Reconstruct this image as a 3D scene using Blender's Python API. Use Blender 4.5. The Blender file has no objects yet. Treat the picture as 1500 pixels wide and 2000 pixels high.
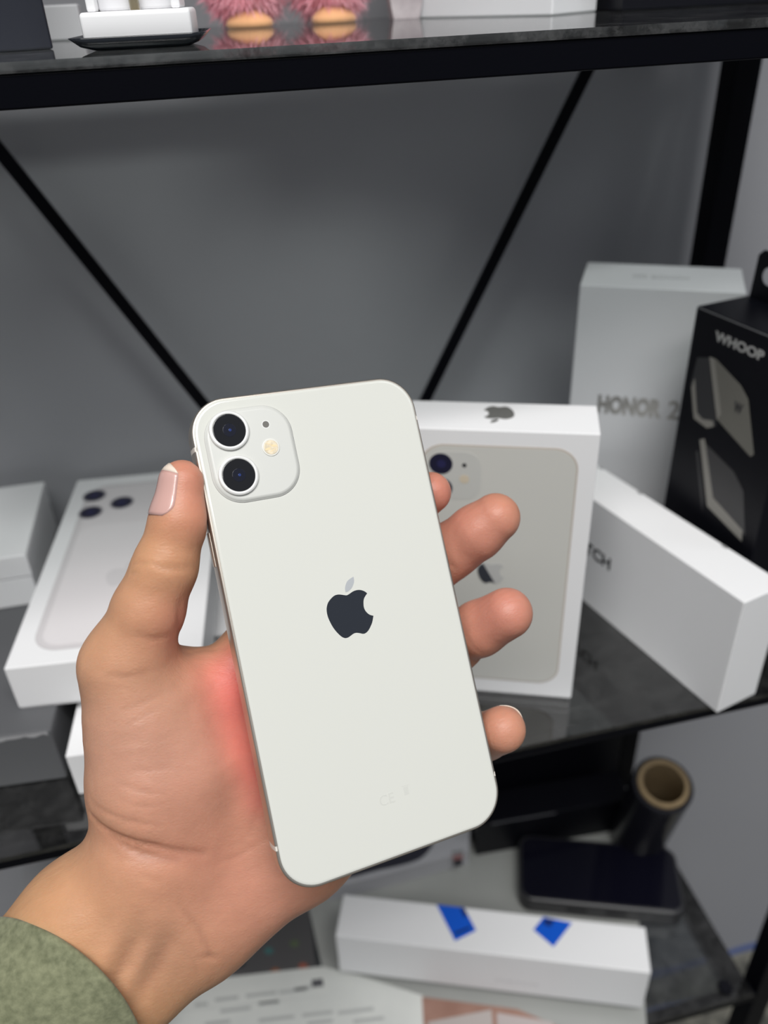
import bpy, bmesh, math, random
import numpy as np
from mathutils import Vector, Matrix, noise

S = bpy.context.scene
COL = S.collection
R = math.radians

# ------------------------------------------------------------------ camera
F = 1600.0                                   # focal length in px of the 1500x2000 frame
CAM = Vector((0.0, 0.0, 1.2))
# rows: world axes (x along the rack, y into the wall, z up) in camera coordinates (right, down, forward)
def _n(v): return v / np.linalg.norm(v)
_zd = _n(np.array([122., 2510., F])); _x = np.array([9270., -1471., F]); _x = _n(_x - _zd * (_x @ _zd))
_y = np.cross(_x, _zd)
M = np.stack([_x, _y, -_zd])
def c2w(v): return Vector(M @ np.array(v, float))            # camera direction -> world direction
cd = bpy.data.cameras.new('camera'); cam = bpy.data.objects.new('camera', cd); COL.objects.link(cam)
r_, u_, b_ = c2w((1, 0, 0)), c2w((0, -1, 0)), c2w((0, 0, -1))
cam.matrix_world = Matrix(((r_.x, u_.x, b_.x, CAM.x), (r_.y, u_.y, b_.y, CAM.y), (r_.z, u_.z, b_.z, CAM.z), (0, 0, 0, 1)))
cd.sensor_fit = 'VERTICAL'; cd.sensor_height = 24.0; cd.sensor_width = 18.0; cd.lens = F / 2000 * 24.0
cd.clip_start = 0.01; cd.clip_end = 30
cd.dof.use_dof = True; cd.dof.focus_distance = 0.256; cd.dof.aperture_fstop = 19.2 / 3.4
S.camera = cam

# ------------------------------------------------------------------ light
w = bpy.data.worlds.new('world'); S.world = w; w.use_nodes = True
bg = w.node_tree.nodes['Background']; bg.inputs[0].default_value = (0.86, 0.92, 1.0, 1); bg.inputs[1].default_value = 0.19
def area(name, loc, target, sx, sy, power, col):
    l = bpy.data.lights.new(name, 'AREA'); l.shape = 'RECTANGLE'; l.size = sx; l.size_y = sy; l.energy = power; l.color = col
    o = bpy.data.objects.new(name, l); COL.objects.link(o); o.location = loc
    o.rotation_euler = (Vector(target) - Vector(loc)).to_track_quat('-Z', 'Y').to_euler(); return o
area('ceiling_light', (0.0, -0.5, 2.75), (0.1, 0.3, 1.0), 1.4, 0.4, 30, (1.0, 0.99, 0.97))
area('ceiling_light', (-0.2, -1.1, 2.7), (0.1, 0.3, 1.0), 1.5, 0.5, 18, (1.0, 0.99, 0.97))
area('ceiling_light', (1.7, -0.4, 2.75), (0.5, 0.5, 0.9), 0.5, 1.0, 4, (0.95, 0.97, 1.0))
S.view_settings.view_transform = 'Standard'; S.view_settings.look = 'None'
S.view_settings.exposure = 0.06; S.view_settings.gamma = 1.0; S.view_settings.use_curve_mapping = False

# ------------------------------------------------------------------ helpers
def ray(px, py): return c2w(((px - 750) / F, (py - 1000) / F, 1.0))
def onZ(px, py, z): r = ray(px, py); return CAM + r * ((z - CAM.z) / r.z)
def onY(px, py, y): r = ray(px, py); return CAM + r * ((y - CAM.y) / r.y)
def onP(px, py, p, n): r = ray(px, py); return CAM + r * ((p - CAM).dot(n) / r.dot(n))

def mat(name, col, rough=0.5, metal=0.0, spec=0.5, coat=0.0, sss=0.0, sheen=0.0, bump=None, vary=None, coat_rough=0.03):
    m = bpy.data.materials.new(name); m.use_nodes = True; nt = m.node_tree; p = nt.nodes['Principled BSDF']
    p.inputs['Base Color'].default_value = (*col, 1); p.inputs['Roughness'].default_value = rough
    p.inputs['Metallic'].default_value = metal; p.inputs['Specular IOR Level'].default_value = spec
    p.inputs['Coat Weight'].default_value = coat; p.inputs['Coat Roughness'].default_value = coat_rough
    p.inputs['Sheen Weight'].default_value = sheen
    tc = nt.nodes.new('ShaderNodeTexCoord')
    if bump:
        s, st, d = bump
        n = nt.nodes.new('ShaderNodeTexNoise'); n.inputs['Scale'].default_value = s; n.inputs['Detail'].default_value = 6
        b = nt.nodes.new('ShaderNodeBump'); b.inputs['Strength'].default_value = st; b.inputs['Distance'].default_value = d
        nt.links.new(tc.outputs['Object'], n.inputs['Vector']); nt.links.new(n.outputs[0], b.inputs['Height']); nt.links.new(b.outputs[0], p.inputs['Normal'])
    if vary:
        s, col2 = vary
        n = nt.nodes.new('ShaderNodeTexNoise'); n.inputs['Scale'].default_value = s; n.inputs['Detail'].default_value = 5
        rp = nt.nodes.new('ShaderNodeValToRGB'); rp.color_ramp.elements[0].position = 0.35; rp.color_ramp.elements[1].position = 0.65
        rp.color_ramp.elements[0].color = (*col, 1); rp.color_ramp.elements[1].color = (*col2, 1)
        nt.links.new(tc.outputs['Object'], n.inputs['Vector']); nt.links.new(n.outputs[0], rp.inputs[0]); nt.links.new(rp.outputs[0], p.inputs['Base Color'])
    return m

def glass_mat(name, tint, dust=0.03, ior=1.5, rough=0.01, dustcol=(0.6, 0.6, 0.6)):
    m = bpy.data.materials.new(name); m.use_nodes = True; nt = m.node_tree; nt.nodes.clear()
    out = nt.nodes.new('ShaderNodeOutputMaterial'); fr = nt.nodes.new('ShaderNodeFresnel'); fr.inputs[0].default_value = ior
    t = nt.nodes.new('ShaderNodeBsdfTransparent'); t.inputs[0].default_value = (*tint, 1)
    g = nt.nodes.new('ShaderNodeBsdfGlossy'); g.inputs['Roughness'].default_value = rough
    d = nt.nodes.new('ShaderNodeBsdfDiffuse'); d.inputs[0].default_value = (*dustcol, 1)
    m1 = nt.nodes.new('ShaderNodeMixShader'); m2 = nt.nodes.new('ShaderNodeMixShader')
    nz = nt.nodes.new('ShaderNodeTexNoise'); nz.inputs['Scale'].default_value = 60; nz.inputs['Detail'].default_value = 10; nz.inputs['Roughness'].default_value = 0.8
    tc = nt.nodes.new('ShaderNodeTexCoord'); mp = nt.nodes.new('ShaderNodeMapRange')
    mp.inputs['From Min'].default_value = 0.45; mp.inputs['From Max'].default_value = 0.75; mp.inputs['To Min'].default_value = dust * 0.4; mp.inputs['To Max'].default_value = dust * 3
    nt.links.new(tc.outputs['Object'], nz.inputs['Vector']); nt.links.new(nz.outputs[0], mp.inputs['Value'])
    nt.links.new(mp.outputs[0], m1.inputs[0]); nt.links.new(t.outputs[0], m1.inputs[1]); nt.links.new(d.outputs[0], m1.inputs[2])
    nt.links.new(fr.outputs[0], m2.inputs[0]); nt.links.new(m1.outputs[0], m2.inputs[1]); nt.links.new(g.outputs[0], m2.inputs[2])
    nt.links.new(m2.outputs[0], out.inputs[0]); return m

def tag(o, label=None, cat=None, group=None, kind=None):
    if label: o['label'] = label
    if cat: o['category'] = cat
    if group: o['group'] = group
    if kind: o['kind'] = kind
    return o
def thing(name, label, cat, loc=(0, 0, 0), group=None, mw=None):
    o = bpy.data.objects.new(name, None); COL.objects.link(o); o.empty_display_size = 0.02
    if mw is not None: o.matrix_world = mw
    else: o.location = loc
    return tag(o, label, cat, group)
def link(name, me, m, parent=None, smooth=False):
    o = bpy.data.objects.new(name, me); COL.objects.link(o)
    if m is not None: me.materials.append(m)
    if parent is not None: o.parent = parent
    if smooth:
        for p in me.polygons: p.use_smooth = True
    return o
def from_bm(name, bm, m, parent=None, smooth=False):
    bmesh.ops.recalc_face_normals(bm, faces=bm.faces)
    me = bpy.data.meshes.new(name); bm.to_mesh(me); bm.free()
    return link(name, me, m, parent, smooth)
def add_box(bm, a, b, bev=0.0, seg=2, mtx=None):
    vs = [bm.verts.new((x, y, z)) for x in (a[0], b[0]) for y in (a[1], b[1]) for z in (a[2], b[2])]
    fs = [bm.faces.new([vs[i] for i in q]) for q in ((0, 1, 3, 2), (4, 6, 7, 5), (0, 4, 5, 1), (2, 3, 7, 6), (0, 2, 6, 4), (1, 5, 7, 3))]
    geo = vs
    if bev > 0:
        es = list({e for f in fs for e in f.edges})
        r = bmesh.ops.bevel(bm, geom=es + vs, offset=bev, segments=seg, affect='EDGES', profile=0.5)
        geo = list({v for f in r['faces'] for v in f.verts} | {v for v in vs if v.is_valid})
    if mtx is not None: bmesh.ops.transform(bm, matrix=mtx, verts=[v for v in geo if v.is_valid])
    return geo
def box(name, a, b, m, parent=None, bev=0.0006, seg=2):
    bm = bmesh.new(); add_box(bm, a, b, bev, seg); return from_bm(name, bm, m, parent)
def loft(bm, rings, cap0=True, cap1=True, closed=True):
    vr = [[bm.verts.new(p) for p in r] for r in rings]
    n = len(vr[0])
    for i in range(len(vr) - 1):
        for j in range(n if closed else n - 1):
            k = (j + 1) % n
            bm.faces.new((vr[i][j], vr[i][k], vr[i + 1][k], vr[i + 1][j]))
    if cap0: bm.faces.new(vr[0][::-1])
    if cap1: bm.faces.new(vr[-1])
    return vr
def rrect(w, h, r, seg=8, cx=0.0, cy=0.0):
    r = min(r, w / 2 - 1e-6, h / 2 - 1e-6); pts = []
    for (sx, sy, a0) in ((1, 1, 0), (-1, 1, 90), (-1, -1, 180), (1, -1, 270)):
        for k in range(seg + 1):
            a = R(a0 + 90 * k / seg)
            pts.append((cx + sx * (w / 2 - r) + r * math.cos(a), cy + sy * (h / 2 - r) + r * math.sin(a)))
    return pts
def circle(r, n=48, cx=0, cy=0): return [(cx + r * math.cos(2 * math.pi * k / n), cy + r * math.sin(2 * math.pi * k / n)) for k in range(n)]
def prism(bm, pts, z0, z1, bev=0.0):
    rings = [[(x, y, z0) for x, y in pts], [(x, y, z1) for x, y in pts]]
    return loft(bm, rings)
def tube(bm, p0, p1, w, h=None, up=Vector((0, 0, 1))):
    h = h or w; p0, p1 = Vector(p0), Vector(p1); d = (p1 - p0).normalized()
    s = d.cross(up)
    if s.length < 1e-4: s = Vector((1, 0, 0))
    s.normalize(); t = s.cross(d)
    q = [[p + s * a * w / 2 + t * b * h / 2 for a, b in ((-1, -1), (1, -1), (1, 1), (-1, 1))] for p in (p0, p1)]
    loft(bm, q)
def text_mesh(body, size, bold=0.0, spacing=1.0):
    cu = bpy.data.curves.new('lettering', 'FONT'); cu.body = body; cu.size = size; cu.offset = bold; cu.space_character = spacing
    cu.align_x = 'LEFT'; cu.extrude = 0.00005; cu.resolution_u = 3
    o = bpy.data.objects.new('lettering', cu); COL.objects.link(o)
    dg = bpy.context.evaluated_depsgraph_get(); me = bpy.data.meshes.new_from_object(o.evaluated_get(dg))
    bpy.data.objects.remove(o); bpy.data.curves.remove(cu); return me
def fit_text(body, size, bold, x0, x1, y0, y1):
    """mesh of text scaled so that its bounds fill the rectangle"""
    me = text_mesh(body, size, bold)
    xs = [v.co.x for v in me.vertices]; ys = [v.co.y for v in me.vertices]
    sx = (x1 - x0) / (max(xs) - min(xs)); sy = (y1 - y0) / (max(ys) - min(ys)); mx, my = min(xs), min(ys)
    for v in me.vertices: v.co = ((v.co.x - mx) * sx + x0, (v.co.y - my) * sy + y0, v.co.z)
    return me

# shared materials
white_card = mat('white_card', (0.83, 0.83, 0.84), 0.42, spec=0.4)
cool_card = mat('cool_white_card', (0.70, 0.70, 0.72), 0.45, spec=0.4)
grey_card = mat('grey_card', (0.092, 0.094, 0.10), 0.55, bump=(300, .1, .0004))
black_card = mat('black_card', (0.004, 0.0042, 0.007), 0.42, spec=0.18)
black_steel = mat('black_powder_coat', (0.0022, 0.0024, 0.0045), 0.42, spec=0.09, bump=(900, .12, .0003))
ink = mat('dark_ink', (0.03, 0.03, 0.035), 0.4)
grey_ink = mat('grey_ink', (0.26, 0.26, 0.265), 0.4)
silver_foil = mat('silver_foil', (0.42, 0.41, 0.39), 0.30, metal=0.7)

# ------------------------------------------------------------------ setting
D = 0.28                       # front plane of the rack
ZA, ZB, ZC = 1.2 - 0.056 * D, 1.2 - 1.233 * D, 1.2 - 2.50 * D      # tops of the three shelf frames
WALL = 0.535
wall_m = mat('grey_wall', (0.375, 0.378, 0.402), 0.6, spec=0.3, bump=(140, .12, .002), vary=(1.3, (0.41, 0.413, 0.44)))
floor_m = mat('stone_floor', (0.075, 0.075, 0.065), 0.35, vary=(46, (0.24, 0.23, 0.19)))
tag(box('wall_back', (-2.2, WALL, -0.02), (2.6, WALL + 0.1, 2.9), wall_m, bev=0), kind='structure')
tag(box('floor', (-2.2, -2.4, -0.06), (2.6, WALL, 0.0), floor_m, bev=0), kind='structure')
tape_m = mat('blue_masking_tape', (0.10, 0.16, 0.42), 0.5)
bm = bmesh.new()
xs = np.linspace(-1.2, 1.6, 60)
loft(bm, [[(x, WALL - 0.0006, 0.004 + 0.004 * math.sin(x * 23)), (x, WALL - 0.0006, 0.020 + 0.004 * math.sin(x * 31 + 1)), (x, WALL + 0.0002, 0.020 + 0.004 * math.sin(x * 31 + 1)), (x, WALL + 0.0002, 0.004 + 0.004 * math.sin(x * 23))] for x in xs])
tag(from_bm('trim_1', bm, tape_m), kind='structure')
bm = bmesh.new()
loft(bm, [[(x, 0.487 + 0.004 * math.sin(x * 17), 0.0), (x, 0.496 + 0.004 * math.sin(x * 19), 0.0), (x, 0.496 + 0.004 * math.sin(x * 19), 0.0006), (x, 0.487 + 0.004 * math.sin(x * 17), 0.0006)] for x in xs])
tag(from_bm('trim_2', bm, tape_m), kind='structure')

# ------------------------------------------------------------------ rack
XL, XR = -0.211, 0.343
rack = thing('shelf_rack', 'black steel shelf rack with slim square tubes and crossed back braces', 'shelf rack', (0, 0, 0))
PW = 0.017; YB = 0.491
for (x0, y0) in ((XL - 0.020, D), (XR - PW + 0.020, D), (XL, YB), (XR - PW, YB)):
    box('post', (x0, y0 + (0 if y0 > .3 else 0.0), 0.0), (x0 + PW, y0 + PW, 2.0), black_steel, rack, 0.0008)
for z, T in ((ZA, 0.0093), (ZB, 0.0065), (ZC, 0.0093)):
    box('front_rail', (XL - 0.003, D, z - T), (XR + 0.003, D + 0.0093, z), black_steel, rack, 0.0006)
    box('back_rail', (XL + PW, YB + PW - 0.0093, z - T), (XR - PW, YB + PW, z), black_steel, rack, 0.0006)
    for x0 in (XL, XR - PW):
        box('side_rail', (x0, D + 0.0095, z - T), (x0 + PW, YB, z), black_steel, rack, 0.0006)
box('added_shade_panel', (XL + PW, D, ZA + 0.335), (XR - PW, YB + PW, ZA + 0.347), black_steel, rack, 0.0006)  # unseen opaque panel, added to shade the wall and the top shelf
for s in (1, -1):
    bm = bmesh.new(); cx, cz = 0.066, 1.2 - 0.382
    e = 0.27
    tube(bm, (cx - e, YB + PW + 0.002 + (0.0026 if s < 0 else 0), cz - s * e * 1.94), (cx + e, YB + PW + 0.002 + (0.0026 if s < 0 else 0), cz + s * e * 1.94), 0.0024, 0.0075, up=Vector((0, 1, 0)).cross(Vector((1, 0, s * 1.94))))
    from_bm('cross_brace', bm, black_steel, rack)
bm = bmesh.new()
bmesh.ops.create_cone(bm, cap_ends=True, segments=24, radius1=0.006, radius2=0.005, depth=0.002, matrix=Matrix.Translation((XR - PW / 2 - 0.012, D + 0.009, ZC + 0.001 + 0.005)))
from_bm('rubber_pad', bm, black_card, rack)
GT = 0.0029
for nm, z, lab, gm in (('glass_shelf', ZA, 'dusty glass pane of the top shelf with a green edge', glass_mat('top_glass', (0.82, 0.85, 0.84), 0.06)),
                   ('glass_shelf', ZB, 'glass pane of the middle shelf under the phone boxes', glass_mat('middle_glass', (0.80, 0.82, 0.82), 0.02, ior=2.1)),
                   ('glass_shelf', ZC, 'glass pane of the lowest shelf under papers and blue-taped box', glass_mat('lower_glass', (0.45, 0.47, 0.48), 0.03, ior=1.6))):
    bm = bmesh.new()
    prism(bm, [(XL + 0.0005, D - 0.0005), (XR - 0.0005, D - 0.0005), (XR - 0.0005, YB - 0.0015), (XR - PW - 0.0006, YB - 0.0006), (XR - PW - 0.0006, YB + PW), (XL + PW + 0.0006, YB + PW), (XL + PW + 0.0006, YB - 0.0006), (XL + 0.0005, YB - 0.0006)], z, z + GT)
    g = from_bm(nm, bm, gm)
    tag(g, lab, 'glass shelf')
ZA += GT; ZB += GT; ZC += GT

# ------------------------------------------------------------------ boxes with a local frame
class Box:
    """origin at the front-left-bottom corner, local x along the front face, y into depth, z up"""
    def __init__(s, name, label, cat, corner, ang, w, d, h, m, group=None, lid=None, bev=0.0007, body=True, tilt=0.0):
        mw = Matrix.Translation(corner) @ Matrix.Rotation(ang, 4, 'Z') @ Matrix.Rotation(tilt, 4, 'X')
        s.e = thing(name, label, cat, group=group, mw=mw); s.mw = mw; s.w, s.d, s.h = w, d, h
        s.inv = mw.inverted()
        if body:
            if lid:
                box('base', (0.0006, 0.0006, 0), (w - 0.0006, d - 0.0006, h - lid - 0.0004), m, s.e, bev)
                box('lid', (0, 0, h - lid), (w, d, h), m, s.e, bev)
            else: box('carton', (0, 0, 0), (w, d, h), m, s.e, bev)
    def frame(s, face):
        # returns matrix: (u, v, n) -> local
        if face == 'front': return Matrix(((1, 0, 0, 0), (0, 0, -1, 0), (0, 1, 0, 0), (0, 0, 0, 1)))
        if face == 'top': return Matrix(((1, 0, 0, 0), (0, 1, 0, 0), (0, 0, 1, s.h), (0, 0, 0, 1)))
        if face == 'right': return Matrix(((0, 0, 1, s.w), (1, 0, 0, 0), (0, 1, 0, 0), (0, 0, 0, 1)))
        if face == 'left': return Matrix(((0, 0, -1, 0), (-1, 0, 0, s.d), (0, 1, 0, 0), (0, 0, 0, 1)))
    def uv(s, face, px, py):
        f = s.mw @ s.frame(face); p = f.to_translation(); n = (f.to_3x3() @ Vector((0, 0, 1))).normalized()
        q = f.inverted() @ onP(px, py, p, n); return q.x, q.y
    def decal(s, face, name, pts, m, t=0.00012, off=0.00005, label=None, lift=0.0):
        bm = bmesh.new(); prism(bm, pts, off + lift, off + lift + t)
        bmesh.ops.transform(bm, matrix=s.frame(face), verts=bm.verts)
        o = from_bm(name, bm, m, s.e)
        if label: o['label'] = label
        return o
    def decal_px(s, face, name, px, m, **k): return s.decal(face, name, [s.uv(face, *p) for p in px], m, **k)
    def text(s, face, body, x0, x1, y0, y1, m, bold=0.0, name='lettering', flip=False):
        me = fit_text(body, 0.01, bold, x0, x1, y0, y1)
        mt = s.frame(face) @ Matrix.Translation((0, 0, 0.00014))
        if flip: mt = mt @ Matrix.Translation((x0 + x1, y0 + y1, 0)) @ Matrix.Rotation(math.pi, 4, 'Z')
        me.transform(mt); return link(name, me, m, s.e)

LOGO = [(-0.44, 7.87), (-1.99, 8.42), (-3.05, 8.64), (-4.18, 8.5), (-5.43, 7.81), (-6.56, 6.84), (-7.32, 5.44), (-7.6, 3.94), (-7.54, 2.37), (-7.18, 0.72), (-6.64, -0.96), (-5.88, -2.52), (-4.92, -3.96), (-4.18, -4.74), (-3.35, -5.16), (-2.42, -5.15), (-1.41, -4.78), (-0.4, -4.4), (0.53, -4.39), (1.57, -4.74), (2.6, -5.18), (3.54, -5.14), (4.63, -4.51), (5.63, -3.42), (6.48, -2.2), (7.26, -0.43), (6.07, 0.19), (5.18, 1.27), (4.73, 2.6), (4.86, 4.17), (5.42, 5.64), (6.76, 6.94), (6.08, 7.71), (5.08, 8.33), (4.02, 8.63), (2.9, 8.65), (1.91, 8.42), (0.89, 8.03), (0.1, 7.81)]
LEAF = [(3.42, 13.05), (2.21, 12.68), (1.04, 12.05), (0.25, 10.98), (-0.15, 10.01), (-0.24, 8.79), (0.7, 8.86), (1.76, 9.42), (2.62, 10.3), (3.24, 11.41), (3.43, 12.26)]
def smooth_closed(pts, sharp=(), sub=4):
    n = len(pts); out = []
    for i in range(n):
        p0, p1, p2, p3 = pts[i - 1], pts[i], pts[(i + 1) % n], pts[(i + 2) % n]
        if i in sharp: p0 = p1
        if (i + 1) % n in sharp: p3 = p2
        for k in range(sub):
            t = k / sub
            out.append(tuple(0.5 * ((2 * b) + (-a + c) * t + (2 * a - 5 * b + 4 * c - d) * t * t + (-a + 3 * b - 3 * c + d) * t ** 3) for a, b, c, d in zip(p0, p1, p2, p3)))
    return out
LOGO_S = smooth_closed(LOGO, sharp=(25, 31)); LEAF_S = smooth_closed(LEAF, sharp=(0, 5))

def phone_print(bx, face, x0, x1, y0, y1, frame_m, back_m):
    """life-size picture of a handset printed on a box face (u right, v up)"""
    w_, h_ = x1 - x0, y1 - y0; cx, cy = (x0 + x1) / 2, (y0 + y1) / 2
    bx.decal(face, 'printed_outline', rrect(w_, h_, 0.0115, 10, cx, cy), frame_m)
    bx.decal(face, 'printed_back', rrect(w_ - 0.0016, h_ - 0.0016, 0.0108, 10, cx, cy), back_m, lift=0.0001)

# ------------------------------------------------------------------ middle shelf: boxes on the right
zb = ZB + 0.0001
# upright white phone box with a life-size picture of the handset
P = onZ(1115, 1365, zb); ang = math.atan2(-0.0695, 0.1719)
ux = Vector((math.cos(ang), math.sin(ang), 0)); uy = Vector((-ux.y, ux.x, 0))
W1 = 0.0905
pb = Box('phone_box', 'upright white phone box with dual-camera handset picture behind the fingers', 'box', P - ux * W1, ang, W1, 0.0305, 0.1675, white_card, lid=0.1670, bev=0.0005)
print_edge = mat('printed_champagne_edge', (0.50, 0.44, 0.38), 0.4)
print_back = mat('printed_ivory_back', (0.60, 0.595, 0.56), 0.42)
print_bump = mat('printed_ivory_bump', (0.555, 0.555, 0.53), 0.42)
lens_ink = mat('printed_lens_blue_black', (0.012, 0.012, 0.035), 0.3)
lens_core = mat('printed_lens_blue', (0.02, 0.02, 0.075), 0.3)
u1, v1 = pb.uv('front', 1122, 1000); u2, v2 = pb.uv('front', 1060, 1334); u3, v3 = pb.uv('front', 1000, 872)
px1, py0, py1 = pb.uv('front', 1121, 1000)[0], v2, v3
px0 = px1 - 0.0745
phone_print(pb, 'front', px0, px1, py0, py1, print_edge, print_back)
pb.decal('front', 'printed_camera_bump', rrect(0.0255, 0.0265, 0.008, 8, px0 + 0.0165, py1 - 0.0170), print_bump, lift=0.0002)
lx, ly = pb.uv('front', 861, 905)
for k, (a, b) in enumerate(((lx, ly), (lx, ly - 0.0135))):
    pb.decal('front', 'printed_lens', circle(0.0057, 32, a, b), lens_ink, lift=0.0003)
    pb.decal('front', 'printed_lens_core', circle(0.0022, 20, a + 0.0003, b), lens_core, lift=0.0004)
a, b = pb.uv('front', 907, 908); pb.decal('front', 'printed_microphone', circle(0.0011, 16, a, b), ink, lift=0.0003)
a, b = pb.uv('front', 907, 935); pb.decal('front', 'printed_flash', circle(0.0024, 20, a, b), mat('printed_flash_cream', (0.62, 0.54, 0.42), 0.4), lift=0.0003)
lc = pb.uv('front', 948, 1115); s = 0.00092
ll = [(lc[0] + 0.003 + x * s, lc[1] - 0.001 + (y - 1.7) * s) for x, y in LOGO_S]
pb.decal('front', 'printed_logo', ll, mat('printed_logo_grey', (0.50, 0.50, 0.49), 0.4), lift=0.0003)
# dark reflection half of the printed emblem
def clip_left(pts, ax, ay, bx_, by_):
    out = []; n = len(pts); side = lambda p: (bx_ - ax) * (p[1] - ay) - (by_ - ay) * (p[0] - ax)
    for i in range(n):
        p, q = pts[i], pts[(i + 1) % n]; sp, sq = side(p), side(q)
        if sp >= 0: out.append(p)
        if sp * sq < 0: t = sp / (sp - sq); out.append((p[0] + (q[0] - p[0]) * t, p[1] + (q[1] - p[1]) * t))
    return out
A_, B_ = pb.uv('front', 968, 1140), pb.uv('front', 938, 1090)
pb.decal('front', 'printed_logo_shade', clip_left(ll, *A_, *B_), mat('printed_logo_dark', (0.035, 0.038, 0.05), 0.3), lift=0.0004)
s = 0.0010; a, b = pb.uv('top', 974, 806)
pb.decal('top', 'printed_emblem', [(a - x * s, b - (y - 1.7) * s) for x, y in LOGO_S], mat('grey_emblem', (0.19, 0.19, 0.18), 0.35, metal=0.3))
pb.decal('top', 'printed_emblem_leaf', [(a - x * s, b - (y - 1.7) * s) for x, y in LEAF_S], mat('grey_emblem_leaf', (0.19, 0.19, 0.18), 0.35, metal=0.3))
bmx = pb.e

# long white watch box lying on its edge, toward the front rail
A = onZ(1400, 1393, zb); dirv = Vector((-0.25, 0.968, 0)).normalized()
LW = 0.148
wang = math.atan2(-dirv.y, -dirv.x)
wb = Box('watch_box', 'long white watch box standing on its edge, jutting over the front rail', 'box', A + dirv * LW, wang, LW, 0.0295, 0.0775, white_card, bev=0.0006)
gx0, gz0 = wb.uv('front', 1147, 1100); gx1, gz1 = wb.uv('front', 1192, 1105)
hT = 0.0088
wb.text('front', 'WATCH', gx1 - 0.0445, gx1, gz1 - hT / 2 + .0005, gz1 + hT / 2 + .0005, ink, bold=0.0003)
for k, (qx, qy) in enumerate(((1186, 910), (1266, 957), (1427, 1063))):
    a, b = wb.uv('top', qx, qy); wb.decal('top', 'seal_notch', rrect(0.004, 0.0016, 0.0006, 4, a, min(b, 0.0284)), grey_ink)

# tall white box at the back with silver lettering
h0 = onY(1133, 556, 0.447); h1 = onZ(1458, 572, h0.z)
hd = (h1 - h0); hang = math.atan2(hd.y, hd.x); hw = hd.length
cb = Vector((h0.x, h0.y, zb))
hb = Box('phone_box', 'tall white phone box with silver lettering at the back beside the post', 'box', cb, hang, hw, 0.048, h0.z - zb, cool_card, lid=h0.z - zb - 0.004, bev=0.0006)
t0 = hb.uv('front', 1166, 797); t1 = hb.uv('front', 1300, 806)
zt = hb.uv('front', 1230, 775)[1]; zl = hb.uv('front', 1230, 812)[1]
hb.text('front', 'HONOR', t0[0], hb.uv('front', 1292, 800)[0], zl, zt, silver_foil, bold=0.0006)
hb.text('front', '200', hb.uv('front', 1304, 800)[0], hb.uv('front', 1304, 800)[0] + 0.0225, zl, zt, silver_foil, bold=0.0002)
a = hb.uv('top', 1237, 531); b = hb.uv('top', 1345, 527)
hb.text('top', 'HONOR 200', a[0], b[0], 0.019, 0.0255, mat('pale_grey_print', (0.50, 0.50, 0.51), 0.4), flip=True)

# black accessory box with hanging tab, its printed face turned to the left
c0 = Vector((0.2524, 0.3795, zb)); wd = Vector((0.009, -0.05, 0)).normalized()
wang2 = math.atan2(wd.y, wd.x)
kh = 1.2 - 0.1484 - zb
kb = Box('accessory_box', 'tall black hanging-tab carton with white lettering at the right edge', 'box', c0, wang2, 0.071, 0.060, kh, black_card, bev=0.0007)
x0, zt = kb.uv('front', 1399, 645); x1 = kb.uv('front', 1494, 690)[0]; zl = kb.uv('front', 1403, 668)[1]
kb.text('front', 'WHOOP', x0, x1, zl, zt, mat('silver_lettering', (0.42, 0.42, 0.41), 0.35), bold=0.0004)
pic = mat('printed_clasp_grey', (0.17, 0.165, 0.145), 0.45); pic2 = mat('printed_clasp_light', (0.27, 0.26, 0.235), 0.45); pic3 = mat('printed_band_black', (0.035, 0.035, 0.038), 0.45)
c4 = lambda u, v: (1100 + u / 3.125, 460 + v / 3.125)
kb.decal_px('front', 'printed_band', [c4(*p) for p in ((820, 745), (890, 745), (935, 1160), (900, 1175), (790, 1080), (780, 900))], pic3)
kb.decal_px('front', 'printed_clasp', [c4(*p) for p in ((900, 740), (935, 755), (1085, 915), (1130, 1000), (1165, 1335), (1145, 1350), (940, 1120), (925, 1000))], pic, lift=0.0001)
kb.decal_px('front', 'printed_clasp_edge', [c4(*p) for p in ((895, 740), (925, 755), (965, 1090), (940, 1125), (925, 1000))], pic2, lift=0.0002)
kb.decal_px('front', 'printed_buckle', [c4(*p) for p in ((785, 925), (805, 870), (818, 1080), (850, 1120), (915, 1130), (920, 1165), (880, 1175), (800, 1115))], pic2, lift=0.0002)
wx, wz = kb.uv('front', *c4(1040, 1070)); wx1, wz1 = kb.uv('front', *c4(1090, 1000))
o_ = kb.text('front', 'W', wx, wx + 0.006, wz, wz + 0.006, pic3, bold=0.0004); o_.location.y -= 0.0003
kb.decal_px('front', 'printed_panel', [c4(*p) for p in ((870, 1270), (1040, 1440), (1100, 1560), (1110, 1830), (900, 1640))], mat('printed_panel_dark', (0.045, 0.044, 0.046), 0.45))
kb.decal_px('front', 'printed_panel_edge', [c4(*p) for p in ((835, 1245), (865, 1240), (915, 1600), (1095, 1800), (1090, 1865), (880, 1650))], pic2, lift=0.0001)
kb.decal_px('front', 'printed_panel_side', [c4(*p) for p in ((812, 1320), (825, 1310), (855, 1600), (850, 1690))], pic3, lift=0.0001)
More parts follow.
